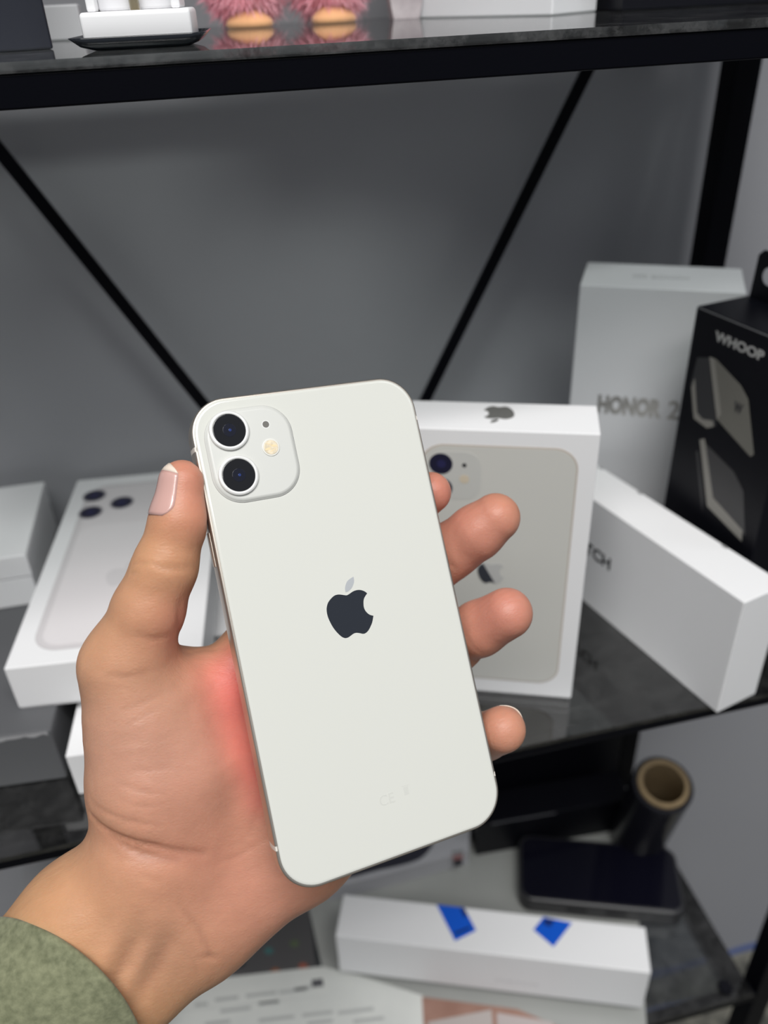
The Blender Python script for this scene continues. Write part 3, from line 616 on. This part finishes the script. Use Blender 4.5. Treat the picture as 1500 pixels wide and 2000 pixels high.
for k in range(4):
    a = R(20 + 90 * k); cx, cy = -0.0146 + 0.0011 * math.cos(a), 0.0574 + 0.0011 * math.sin(a)
    bm = bmesh.new(); prism(bm, [(cx + 0.0008 * math.cos(t + a) * 1.2, cy + 0.0004 * math.sin(t)) for t in np.linspace(0, 6.28, 13)[:-1]], 0.00149, 0.00153)
    from_bm('flash_diode', bm, mat('diode_yellow', (0.85, 0.68, 0.42), 0.2, coat=1), fl)
# emblem
emb = mat('polished_steel_emblem', (0.20, 0.215, 0.25), 0.10, metal=1.0)
bm = bmesh.new(); prism(bm, [(x / 1000, y / 1000 - 0.0004) for x, y in LOGO_S], 0.00038, 0.00043); from_bm('emblem', bm, emb, ph)
bm = bmesh.new(); prism(bm, [(x / 1000, y / 1000 - 0.0004) for x, y in LEAF_S], 0.00038, 0.00043); from_bm('emblem_leaf', bm, mat('satin_silver_leaf', (0.50, 0.52, 0.54), 0.45, metal=0.6), ph)
# antenna bands and buttons (proud by a hair)
band_m = mat('ivory_antenna_band', (0.72, 0.68, 0.62), 0.45)
def side_strip(name, s, y0, y1, m, lift, z0=None, z1=None, nseg=10):
    bm = bmesh.new(); rings = []
    rng = range(1, n_) if z0 is None else range(1, n_)
    pr = [fr_prof[k] for k in range(n_ + 1)] if z0 is None else [(i, z) for i, z in [(0.00035, z0), (0.0, z0 + 0.0004), (0.0, z1 - 0.0004), (0.00035, z1)]]
    outer = [(s * (PW_ / 2 - i + lift), z) for i, z in pr]
    inner = [(s * (PW_ / 2 - 0.0015), z) for i, z in pr][::-1]
    for y in (y0, y1): rings.append([(x, y, z) for x, z in outer + inner])
    loft(bm, rings); return from_bm(name, bm, m, ph)
for s, y in ((-1, 0.0604), (-1, -0.0606), (1, 0.0602), (1, -0.0604)): side_strip('antenna_band', s, y - 0.0007, y + 0.0007, band_m, 0.00004)
side_strip('side_button', -1, 0.0245, 0.0350, frame_m, 0.00045, -0.0055, -0.0028)
side_strip('volume_button', 1, 0.0480, 0.0570, frame_m, 0.0004, -0.0055, -0.0028)
side_strip('volume_button', 1, 0.0365, 0.0455, frame_m, 0.0004, -0.0055, -0.0028)
side_strip('mute_switch', 1, 0.0615, 0.0655, frame_m, 0.0003, -0.0055, -0.0032)
# faint regulatory marks printed near the lower end
reg = mat('faint_regulatory_ink', (0.595, 0.60, 0.56), 0.3)
me = fit_text('CE', 0.01, 0.0, -0.0035, 0.0015, -0.0585, -0.0553); me.transform(Matrix.Translation((0, 0, 0.0004))); link('regulatory_mark', me, reg, ph)
bm = bmesh.new(); add_box(bm, (0.0050, -0.0575, 0.0004), (0.0066, -0.0550, 0.00043)); add_box(bm, (0.0046, -0.0548, 0.0004), (0.0070, -0.0545, 0.00043)); from_bm('regulatory_bin', bm, reg, ph)
bm = bmesh.new(); 
bm.free()
for k in range(6):
    bm = bmesh.new(); prism(bm, circle(0.0007, 12, 0.012 + k * 0.0016 if k < 3 else -0.017 - (k - 3) * 0.0016, 0), 0, 0.0001)
    bmesh.ops.transform(bm, matrix=Matrix.Translation((0, -PH_ / 2 + 0.00005, -PTH / 2)) @ Matrix.Rotation(R(90), 4, 'X'), verts=bm.verts); from_bm('speaker_hole', bm, ink, ph)

# ------------------------------------------------------------------ hand and forearm: one continuous skin
def J(px, py, d):                      # joint seen at a pixel at a given distance (mm) -> world mm
    return np.array(CAM) * 1000 + M @ (np.array([(px - 750) / F, (py - 1000) / F, 1.0]) * d)
# (ax, ay, depth, radius mm) -> (bx, by, depth, radius mm), blend width
PALM = [
 ((-150, 2115, 262, 20.5), (165, 1800, 264, 19.5), 9), ((-60, 2210, 266, 20.5), (262, 1885, 270, 18.5), 9),
 ((-105, 2160, 262, 20.5), (214, 1845, 267, 18.0), 9),
 ((165, 1800, 264, 19.5), (280, 1696, 264, 18.6), 8), ((262, 1885, 270, 18.5), (360, 1800, 276, 18.5), 10),
 ((214, 1845, 267, 18), (330, 1760, 271, 17.5), 10),
 ((296, 1655, 263, 18.3), (294, 1520, 261, 18.3), 8), ((294, 1520, 261, 18.3), (281, 1400, 260, 17.0), 7), ((281, 1400, 260, 17.0), (247, 1300, 255, 13.0), 7),
 ((330, 1720, 268, 18), (372, 1480, 269, 18.5), 10), ((372, 1480, 269, 18.5), (330, 1356, 266, 13.0), 9),
 ((360, 1700, 272, 18), (500, 1290, 275, 11.2), 9), ((380, 1740, 274, 18), (590, 1390, 281, 13), 9),
 ((395, 1770, 276, 18), (645, 1500, 284, 13.5), 9), ((385, 1795, 276, 19), (590, 1655, 280, 16.5), 9), ((590, 1655, 280, 16.5), (690, 1595, 285, 12.5), 8),
 ((330, 1356, 266, 13.0), (430, 1338, 272, 12.5), 8), ((470, 1480, 275, 15), (540, 1590, 278, 15), 8),
]
THUMB = [((247, 1300, 255, 13.0), (291, 1190, 250, 10.8), 3), ((289, 1190, 250, 10.9), (322, 1108, 248, 9.35), 2), ((322, 1108, 248, 9.35), (350, 1015, 247, 8.35), 3), ((350, 1015, 247, 8.35), (356, 943, 247, 6.9), 3)]
INDEX = [((497, 1272, 276, 11.2), (620, 1150, 289, 10.2), 6), ((620, 1150, 289, 10.2), (715, 1058, 296, 9.2), 3), ((715, 1058, 296, 9.2), (790, 1000, 295, 8.4), 3), ((790, 1000, 295, 8.4), (841, 962, 290, 7.3), 3)]
MIDDLE = [((590, 1390, 281, 12.5), (765, 1185, 300, 10.2), 6), ((765, 1185, 300, 10.4), (860, 1093, 300, 9.8), 3), ((860, 1093, 300, 9.8), (885, 1073, 298, 9.9), 2), ((885, 1073, 298, 9.9), (930, 1040, 293, 9.6), 3), ((930, 1040, 293, 9.6), (968, 1011, 290, 8.7), 3)]
RING = [((645, 1500, 284, 12.5), (800, 1340, 303, 10.2), 6), ((800, 1340, 303, 10.2), (898, 1262, 303, 8.8), 2.5), ((906, 1243, 301, 9.2), (935, 1228, 295, 9.7), 1.8), ((935, 1228, 295, 9.7), (990, 1198, 287, 9.0), 3)]
PINKY = [((690, 1595, 285, 12), (820, 1510, 302, 9.3), 6), ((820, 1510, 302, 9.3), (900, 1460, 302, 8.6), 3), ((900, 1460, 302, 8.6), (948, 1438, 294, 8.1), 1.5), ((948, 1438, 294, 8.3), (981, 1425, 281, 8.0), 2)]
def seg_sd(Pp, a, b):
    A, B = J(*a[:3]), J(*b[:3]); ra, rb = a[3], b[3]
    ba = B - A; pa = Pp - A.astype(Pp.dtype)
    h = np.clip((pa @ ba.astype(Pp.dtype)) / (ba @ ba), 0, 1)
    return np.linalg.norm(pa - h[:, None] * ba.astype(Pp.dtype), axis=1) - (ra + (rb - ra) * h)
def smin(a, b, k):
    h = np.maximum(k - np.abs(a - b), 0) / k
    return np.minimum(a, b) - h * h * k * 0.25
def hand_sd(Pp):
    d = None
    for a, b, k in PALM:
        s = seg_sd(Pp, a, b); d = s if d is None else smin(d, s, k)
    out = d
    for fing, kj in ((THUMB, 7), (INDEX, 5), (MIDDLE, 4), (RING, 4), (PINKY, 5)):
        f = None
        for a, b, k in fing:
            s = seg_sd(Pp, a, b); f = s if f is None else smin(f, s, k)
        f = smin(d, f, kj); out = np.minimum(out, f)
    # skin pressed flat where it touches the handset
    q = (Pp / 1000 - PT.astype(Pp.dtype)) @ PR.astype(Pp.dtype) * 1000
    h = np.array([PW_ * 500 - 3.0, PH_ * 500 - 11, PTH * 500 - 3.0]); c = np.array([0, 0, PTH * 500])
    e = np.abs(q - c) - h
    pd = np.linalg.norm(np.maximum(e, 0), axis=1) + np.minimum(e.max(axis=1), 0) - 3.25
    e2 = np.abs(q - c) - np.array([PW_ * 500 - 11, PH_ * 500 - 3.0, PTH * 500 - 3.0]); pd2 = np.linalg.norm(np.maximum(e2, 0), axis=1) + np.minimum(e2.max(axis=1), 0) - 3.25
    qq = np.abs(q[:, :2]) - np.array([PW_ * 500 - 11.8, PH_ * 500 - 11.8]); cyl = np.linalg.norm(np.maximum(qq, 0), axis=1) - 12.05
    pd3 = np.maximum(cyl, np.abs(q[:, 2] - PTH * 500) - PTH * 500 - 0.2)
    pd = np.minimum(np.minimum(pd, pd2), pd3)
    k = 1.6; hh = np.maximum(k - np.abs(out + pd), 0) / k
    return np.maximum(out, -pd) + hh * hh * k * 0.25

def surface_nets(fn, lo, hi, h):
    n = np.ceil((hi - lo) / h).astype(int) + 1
    ax = [lo[i] + h * np.arange(n[i]) for i in range(3)]
    # coarse pass to skip empty space
    cs = 6; V = np.full(n, 50.0, np.float32)
    cn = -(-n // cs)
    cc = np.stack(np.meshgrid(*[lo[i] + h * (np.arange(cn[i]) * cs + cs / 2 - .5) for i in range(3)], indexing='ij'), -1).reshape(-1, 3)
    cdv = fn(cc.astype(np.float64)).reshape(cn); near = np.abs(cdv) < h * cs * 0.87 + 3.0
    big = np.repeat(np.repeat(np.repeat(cdv, cs, 0), cs, 1), cs, 2)[:n[0], :n[1], :n[2]]; V[:] = big
    msk = np.repeat(np.repeat(np.repeat(near, cs, 0), cs, 1), cs, 2)[:n[0], :n[1], :n[2]]
    idx = np.argwhere(msk)
    for s in range(0, len(idx), 400000):
        I = idx[s:s + 400000]; V[I[:, 0], I[:, 1], I[:, 2]] = fn(lo + I * h)
    neg = V < 0
    cells = np.zeros(n - 1, int); sx, sy, sz = n - 1
    for dx in (0, 1):
        for dy in (0, 1):
            for dz in (0, 1): cells += neg[dx:dx + sx, dy:dy + sy, dz:dz + sz]
    act = np.argwhere((cells > 0) & (cells < 8)); vid = np.full(n - 1, -1); vid[act[:, 0], act[:, 1], act[:, 2]] = np.arange(len(act))
    acc = np.zeros((len(act), 3)); cnt = np.zeros(len(act))
    cor = [(0, 0, 0), (1, 0, 0), (0, 1, 0), (1, 1, 0), (0, 0, 1), (1, 0, 1), (0, 1, 1), (1, 1, 1)]
    for i in range(8):
        for b in range(3):
            if cor[i][b]: continue
            c2 = list(cor[i]); c2[b] = 1
            va = V[act[:, 0] + cor[i][0], act[:, 1] + cor[i][1], act[:, 2] + cor[i][2]]; vb = V[act[:, 0] + c2[0], act[:, 1] + c2[1], act[:, 2] + c2[2]]
            x = (va < 0) != (vb < 0); t = np.where(x, va / np.where(va == vb, 1, va - vb), 0)
            p = np.tile(np.array(cor[i], float), (len(act), 1)); p[:, b] += t
            acc[x] += p[x]; cnt[x] += 1
    verts = lo + (act + acc / cnt[:, None]) * h
    faces = []
    for a in range(3):
        b, c = (a + 1) % 3, (a + 2) % 3
        s0 = [slice(None)] * 3; s1 = [slice(None)] * 3; s0[a] = slice(0, -1); s1[a] = slice(1, None)
        e = np.argwhere(neg[tuple(s0)] != neg[tuple(s1)])
        e = e[(e[:, b] > 0) & (e[:, c] > 0) & (e[:, b] < n[b] - 1) & (e[:, c] < n[c] - 1)]
        def g(db, dc):
            q = e.copy(); q[:, b] -= db; q[:, c] -= dc; return vid[q[:, 0], q[:, 1], q[:, 2]]
        f = np.stack([g(1, 1), g(0, 1), g(0, 0), g(1, 0)], 1)
        flip = ~neg[tuple(s0)][e[:, 0], e[:, 1], e[:, 2]]
        f[flip] = f[flip][:, ::-1]; faces.append(f)
    return verts, np.concatenate(faces)
def grad(fn, P, e=0.25):
    g = np.stack([fn(P + np.eye(3)[i] * e) - fn(P - np.eye(3)[i] * e) for i in range(3)], 1)
    return g / (np.linalg.norm(g, axis=1)[:, None] + 1e-9)

allj = [J(*q[:3]) for L in (PALM, THUMB, INDEX, MIDDLE, RING, PINKY) for a, b, k in L for q in (a, b)]
lo = np.min(allj, 0) - 24; hi = np.max(allj, 0) + 24
HV, HF = surface_nets(hand_sd, lo, hi, 1.15)
for _ in range(2):
    d = hand_sd(HV); g = grad(hand_sd, HV); HV -= g * np.clip(d, -0.6, 0.6)[:, None]

# crease and tendon lines, laid on the skin by walking down the view of each joint pixel
def on_skin(px, py):
    r = M @ np.array([(px - 750) / F, (py - 1000) / F, 1.0]); o = np.array(CAM) * 1000; t = 215.0
    for _ in range(60):
        d = hand_sd((o + r * t)[None])[0]
        if abs(d) < 0.02 or t > 330: break
        t += d * 0.8
    return o + r * t
LINES = [  # (pixels, depth mm (+in, -out), width mm)
 ([(176, 1592), (205, 1622), (245, 1642), (300, 1655), (345, 1665), (400, 1668)], 1.15, 1.0), ([(200, 1625), (240, 1655), (290, 1672), (350, 1680)], 0.85, 0.9),
 ([(185, 1610), (225, 1645), (280, 1665), (350, 1672), (420, 1672)], 0.8, 4.0), ([(230, 1700), (290, 1712), (350, 1706)], -0.5, 4.0), ([(178, 1565), (215, 1590), (260, 1605), (310, 1612)], 0.4, 0.8), ([(268, 1706), (290, 1716), (312, 1724)], 0.35, 1.2),
 ([(255, 1500), (290, 1505), (330, 1498)], 0.22, 0.8), ([(235, 1530), (275, 1545), (320, 1550)], 0.25, 0.8), ([(230, 1560), (280, 1575), (330, 1572)], 0.22, 0.7),
 ([(245, 1385), (285, 1370), (320, 1352)], 0.22, 0.8), ([(240, 1420), (275, 1402), (310, 1385)], 0.18, 0.7), ([(270, 1450), (310, 1445), (350, 1425)], 0.16, 0.8),
 ([(210, 1318), (250, 1322), (290, 1310)], 0.35, 1.0), ([(268, 1238), (300, 1248), (335, 1240)], 0.40, 1.1),
 ([(256, 1106), (270, 1098), (290, 1100)], 0.30, 0.6), ([(254, 1120), (268, 1118)], 0.25, 0.6), ([(298, 1100), (325, 1110), (350, 1112), (382, 1108)], 0.45, 0.7), ([(320, 1098), (350, 1104), (380, 1100)], 0.25, 0.6),
 ([(356, 1272), (372, 1276), (400, 1268), (442, 1268)], 0.35, 0.7), ([(350, 1180), (348, 1220), (352, 1262)], 0.4, 1.2),
 ([(350, 1765), (385, 1810), (405, 1850), (412, 1874)], 0.40, 0.9), ([(390, 1872), (408, 1868), (425, 1872)], 0.5, 1.0), ([(330, 1830), (380, 1880), (385, 1920)], 0.15, 0.9),
 ([(480, 1640), (500, 1600), (505, 1560)], 0.2, 1.0), ([(410, 1695), (470, 1670), (520, 1640)], 0.25, 0.9),
 ([(862, 1082), (872, 1098), (893, 1110)], 0.45, 0.7), ([(904, 1222), (915, 1250), (930, 1268), (948, 1280)], 0.25, 0.6),
 ([(238, 1800), (215, 1850), (190, 1905), (165, 1960)], -1.0, 3.2), ([(300, 1800), (285, 1850), (255, 1910), (225, 1965)], -0.9, 3.0), ([(268, 1830), (245, 1880), (215, 1930)], 0.9, 2.4), ([(330, 1830), (305, 1890), (270, 1950)], 0.6, 2.4),
]
HN = grad(hand_sd, HV); disp = np.zeros(len(HV))
def poly_dist(P, pts):
    best = np.full(len(P), 1e9); tt = np.zeros(len(P)); L = len(pts) - 1
    for i in range(L):
        a, b = pts[i], pts[i + 1]; ba = b - a; h = np.clip(((P - a) @ ba) / (ba @ ba), 0, 1)
        d = np.linalg.norm(P - a - h[:, None] * ba, axis=1); m_ = d < best; best[m_] = d[m_]; tt[m_] = (i + h[m_]) / L
    return best, tt
for px, dep, wd_ in LINES:
    pts = [on_skin(*q) for q in px]; dd, tt = poly_dist(HV, pts)
    disp += dep * np.exp(-(dd / wd_) ** 2) * (0.25 + 0.75 * np.sin(np.pi * np.clip(tt, 0.02, 0.98)) ** 0.6)
HV2 = HV - HN * disp[:, None]
# skin colour: tan forearm, pink palm, redder finger pads and web; red scattered-light glow painted in beside the handset
base = np.array([0.60, 0.325, 0.165]); col = np.tile(base, (len(HV), 1))
for px, py, dd, rad, c, k in (
  (420, 1500, 255, 42, (0.58, 0.275, 0.205), .80), (250, 1450, 245, 26, (0.56, 0.305, 0.225), .65), (480, 1700, 262, 34, (0.60, 0.27, 0.185), .8), (560, 1760, 270, 26, (0.58, 0.27, 0.19), .7),
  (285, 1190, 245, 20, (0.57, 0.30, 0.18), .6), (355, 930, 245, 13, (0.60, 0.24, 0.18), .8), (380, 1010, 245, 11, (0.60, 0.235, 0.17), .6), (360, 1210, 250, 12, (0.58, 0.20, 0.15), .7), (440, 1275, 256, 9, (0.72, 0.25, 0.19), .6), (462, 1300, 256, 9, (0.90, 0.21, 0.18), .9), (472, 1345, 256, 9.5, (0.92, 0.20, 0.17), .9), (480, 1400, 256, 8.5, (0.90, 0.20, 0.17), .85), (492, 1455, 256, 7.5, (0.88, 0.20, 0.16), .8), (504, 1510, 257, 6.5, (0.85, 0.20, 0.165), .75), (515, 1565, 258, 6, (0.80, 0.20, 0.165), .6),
  (975, 1010, 283, 20, (0.60, 0.25, 0.18), .65), (915, 1060, 290, 24, (0.55, 0.235, 0.172), .75), (945, 1225, 290, 22, (0.56, 0.24, 0.175), .75), (850, 975, 285, 18, (0.56, 0.235, 0.172), .7), (960, 1440, 285, 18, (0.56, 0.255, 0.185), .6), (995, 1190, 280, 19, (0.62, 0.245, 0.19), .7), (985, 1415, 275, 18, (0.60, 0.26, 0.19), .6), (845, 960, 283, 12, (0.58, 0.225, 0.165), .8),
  (300, 1850, 252, 16, (0.53, 0.30, 0.195), .5)):
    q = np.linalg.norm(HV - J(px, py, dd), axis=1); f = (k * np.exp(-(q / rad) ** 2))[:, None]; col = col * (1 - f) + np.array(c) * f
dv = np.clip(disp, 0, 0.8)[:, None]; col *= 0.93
col *= 1 - 0.28 * dv * np.array([0.8, 1.0, 1.0])  # creases tinted darker, their shade put into the skin colour

org = J(330, 1760, 270) / 1000
pers = thing('person', 'left hand and forearm in an olive sleeve holding up the white smartphone', 'person', tuple(org))
me = bpy.data.meshes.new('arm'); V_ = HV2 / 1000 - org
me.from_pydata(V_.tolist(), [], HF.tolist()); me.update()
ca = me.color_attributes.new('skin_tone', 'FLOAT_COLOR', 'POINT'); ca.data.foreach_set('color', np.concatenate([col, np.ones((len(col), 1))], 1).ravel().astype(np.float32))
sk = bpy.data.materials.new('skin'); sk.use_nodes = True; nt = sk.node_tree; pr_ = nt.nodes['Principled BSDF']
vc = nt.nodes.new('ShaderNodeVertexColor'); vc.layer_name = 'skin_tone'
tc = nt.nodes.new('ShaderNodeTexCoord')
n1 = nt.nodes.new('ShaderNodeTexNoise'); n1.inputs['Scale'].default_value = 75; n1.inputs['Detail'].default_value = 6; n1.inputs['Roughness'].default_value = 0.65
mr = nt.nodes.new('ShaderNodeMapRange'); mr.inputs['From Min'].default_value = 0.3; mr.inputs['From Max'].default_value = 0.7; mr.inputs['To Min'].default_value = 0.93; mr.inputs['To Max'].default_value = 1.07
mx = nt.nodes.new('ShaderNodeMix'); mx.data_type = 'RGBA'; mx.blend_type = 'MULTIPLY'; mx.inputs['Factor'].default_value = 1.0
nt.links.new(tc.outputs['Object'], n1.inputs['Vector']); nt.links.new(n1.outputs[0], mr.inputs['Value']); nt.links.new(vc.outputs[0], mx.inputs['A']); nt.links.new(mr.outputs[0], mx.inputs['B'])
nt.links.new(mx.outputs['Result'], pr_.inputs['Base Color'])
mp = nt.nodes.new('ShaderNodeMapping'); mp.inputs['Rotation'].default_value = (0.3, 0.5, 0.9); mp.inputs['Scale'].default_value = (1, 2.6, 1)
vo = nt.nodes.new('ShaderNodeTexVoronoi'); vo.inputs['Scale'].default_value = 620; vo.feature = 'DISTANCE_TO_EDGE'
n2 = nt.nodes.new('ShaderNodeTexNoise'); n2.inputs['Scale'].default_value = 170; n2.inputs['Detail'].default_value = 8
b1 = nt.nodes.new('ShaderNodeBump'); b1.inputs['Strength'].default_value = 0.22; b1.inputs['Distance'].default_value = 0.0004
b2 = nt.nodes.new('ShaderNodeBump'); b2.inputs['Strength'].default_value = 0.30; b2.inputs['Distance'].default_value = 0.0009
nt.links.new(tc.outputs['Object'], mp.inputs[0]); nt.links.new(mp.outputs[0], vo.inputs['Vector']); nt.links.new(mp.outputs[0], n2.inputs['Vector'])
nt.links.new(vo.outputs[0], b1.inputs['Height']); nt.links.new(n2.outputs[0], b2.inputs['Height']); nt.links.new(b1.outputs[0], b2.inputs['Normal']); nt.links.new(b2.outputs[0], pr_.inputs['Normal'])
pr_.inputs['Roughness'].default_value = 0.44; pr_.inputs['Specular IOR Level'].default_value = 0.38
pr_.inputs['Subsurface Weight'].default_value = 0.35; pr_.inputs['Subsurface Radius'].default_value = (1.0, 0.30, 0.15); pr_.inputs['Subsurface Scale'].default_value = 0.006
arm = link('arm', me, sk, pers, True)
arm['label'] = 'bare left hand, wrist and forearm'

# nails, laid on the finger ends
nail_m = mat('nail', (0.58, 0.35, 0.31), 0.22, coat=0.5); tip_m = mat('nail_tip', (0.78, 0.66, 0.56), 0.3)
def nail(name, a, b, dorsal, half, l0, l1, lift=0.25, wid=62, clamp=True):
    A, B = J(*a), J(*b); ax = B - A; L = np.linalg.norm(ax); ax /= L
    dz = M @ np.array(dorsal, float); dz -= ax * (dz @ ax); dz /= np.linalg.norm(dz); sd = np.cross(ax, dz)
    nu, nv = 15, 17; G = np.zeros((nu, nv, 3))
    for i in range(nu):
        u = i / (nu - 1); s = l0 + (l1 - l0) * u
        cut = 1.0 - 0.35 * max(0, (0.25 - u) / 0.25) ** 2 - 0.25 * max(0, (u - 0.8) / 0.2) ** 2
        for j in range(nv):
            v = 2 * j / (nv - 1) - 1; th = v * R(wid) * cut
            curve = -0.9 * (v ** 2) * (1 if u > .7 else 0) * (u - .7) / .3 * 1.6
            dr = dz * math.cos(th) + sd * math.sin(th); o = A + ax * (s + curve); t = 2.0
            for _ in range(14): t += hand_sd((o + dr * t)[None])[0] * -0.9 if False else 0
            G[i, j] = 0
            G[i, j] = o; G[i, j] += 0
            # march outward until outside the skin
            ts = np.arange(2.0, 14, 0.25); ds = hand_sd(o + dr * ts[:, None]); k = np.argmax(ds > 0); 
            t = ts[k] - 0.25 * ds[k] / max(ds[k] - ds[k - 1], 1e-3) if ds[k] > 0 else 7.0
            G[i, j] = o + dr * (t + lift + 0.25 * (1 - abs(v)) )
    # free edge keeps the radius of the nail plate instead of dropping over the tip
    rad = np.linalg.norm((G - A) - ((G - A) @ ax)[..., None] * ax, axis=2)
    for i in range(nu):
        if clamp and i > int(nu * 0.55):
            r0 = rad[int(nu * 0.55)] * (1 - 0.04 * (i - nu * .55) / nu)
            for j in range(nv):
                p = G[i, j] - A; s = p @ ax; rv = p - s * ax; G[i, j] = A + ax * s + rv / np.linalg.norm(rv) * max(np.linalg.norm(rv), r0[j])
    G = G / 1000 - org
    def patch(nm, i0, i1, m):
        bm = bmesh.new(); T_ = [[bm.verts.new(G[i, j]) for j in range(nv)] for i in range(i0, i1 + 1)]
        for i in range(i1 - i0):
            for j in range(nv - 1): bm.faces.new((T_[i][j], T_[i][j + 1], T_[i + 1][j + 1], T_[i + 1][j]))
        o = from_bm(nm, bm, m, None, True); md = o.modifiers.new('s', 'SOLIDIFY'); md.thickness = 0.0003; md.offset = 0
        return o
    n_o = patch(name, 0, nu - 3, nail_m); n_o.parent = pers
    t_o = patch('nail_tip', nu - 3, nu - 1, tip_m); t_o.parent = n_o
nail('thumbnail', (350, 1015, 247), (356, 943, 247), (-0.84, -0.05, -0.54), .5, 1.0, 16.6, -0.03, 60, False)
nail('fingernail', (790, 1000, 295), (841, 962, 290), (0.2, -0.5, 0.9), .5, 1, 14, 0.2, 52)
nail('fingernail', (885, 1072, 298), (967, 1011, 290), (0.15, -0.35, 0.95), .5, 8, 23, 0.2, 52)
nail('fingernail', (940, 1226, 296), (990, 1197, 287), (0.1, -0.05, 1.0), .5, 4, 16, 0.12, 46)
nail('fingernail', (948, 1438, 294), (982, 1424, 281), (0.55, -0.60, 0.62), .5, 5, 17, 0.08, 46)

# sleeve: knitted tube with a turned edge and soft folds
sl = bpy.data.materials.new('olive_jersey'); sl.use_nodes = True; nt = sl.node_tree; p_ = nt.nodes['Principled BSDF']; p_.inputs['Roughness'].default_value = 0.95; p_.inputs['Sheen Weight'].default_value = 0.12
tc = nt.nodes.new('ShaderNodeTexCoord'); n1 = nt.nodes.new('ShaderNodeTexNoise'); n1.inputs['Scale'].default_value = 420; n1.inputs['Detail'].default_value = 5
rp = nt.nodes.new('ShaderNodeValToRGB'); rp.color_ramp.elements[0].position = 0.3; rp.color_ramp.elements[1].position = 0.7
rp.color_ramp.elements[0].color = (0.125, 0.135, 0.075, 1); rp.color_ramp.elements[1].color = (0.225, 0.235, 0.140, 1)
b1 = nt.nodes.new('ShaderNodeBump'); b1.inputs['Strength'].default_value = 0.5; b1.inputs['Distance'].default_value = 0.0008
nt.links.new(tc.outputs['Object'], n1.inputs['Vector']); nt.links.new(n1.outputs[0], rp.inputs[0]); nt.links.new(rp.outputs[0], p_.inputs['Base Color']); nt.links.new(n1.outputs[0], b1.inputs['Height']); nt.links.new(b1.outputs[0], p_.inputs['Normal'])
S0, S1 = J(140, 1912, 266), J(-190, 2235, 262)
ax = S1 - S0; SL = np.linalg.norm(ax); ax /= SL
side = M @ np.array([0.7, 0.72, 0.03]); side -= ax * (side @ ax); side /= np.linalg.norm(side); dn = np.cross(ax, side)
rings = []; NS = 96
prof = [(0.0, -1.9)] + [(-0.5, -1.2), (-0.7, -0.4), (-0.4, 0.3), (0.3, 0.7), (2, 0.8), (6, 0.7)] + [(8 + 4 * k, 0.9 + 0.4 * math.sin(k)) for k in range(22)]
prof = [(8.0, -1.9)] + prof
for s, o_ in prof:
    r = []
    for k in range(NS):
        a = 2 * math.pi * k / NS
        fo = 0.9 * math.sin(3 * a + s * 0.05) * min(1, max(s, 0) / 40) + 0.7 * math.sin(5 * a - s * 0.11) * min(1, max(s, 0) / 40)
        rx, ry = 33.5 + o_ + fo + s * 0.03, 28.0 + o_ + fo + s * 0.03
        r.append(tuple((S0 + ax * (s + 0.25 * math.sin(2 * a + 1)) + side * rx * math.cos(a) - ax * (30 * math.sin(a) - 7) + dn * ry * math.sin(a)) / 1000 - org))
    rings.append(r)
bm = bmesh.new(); loft(bm, rings, False, False)
so = from_bm('sleeve', bm, sl, pers, True); so['label'] = 'olive green knit sleeve'
md = so.modifiers.new('sub', 'SUBSURF'); md.levels = 1; md.render_levels = 2
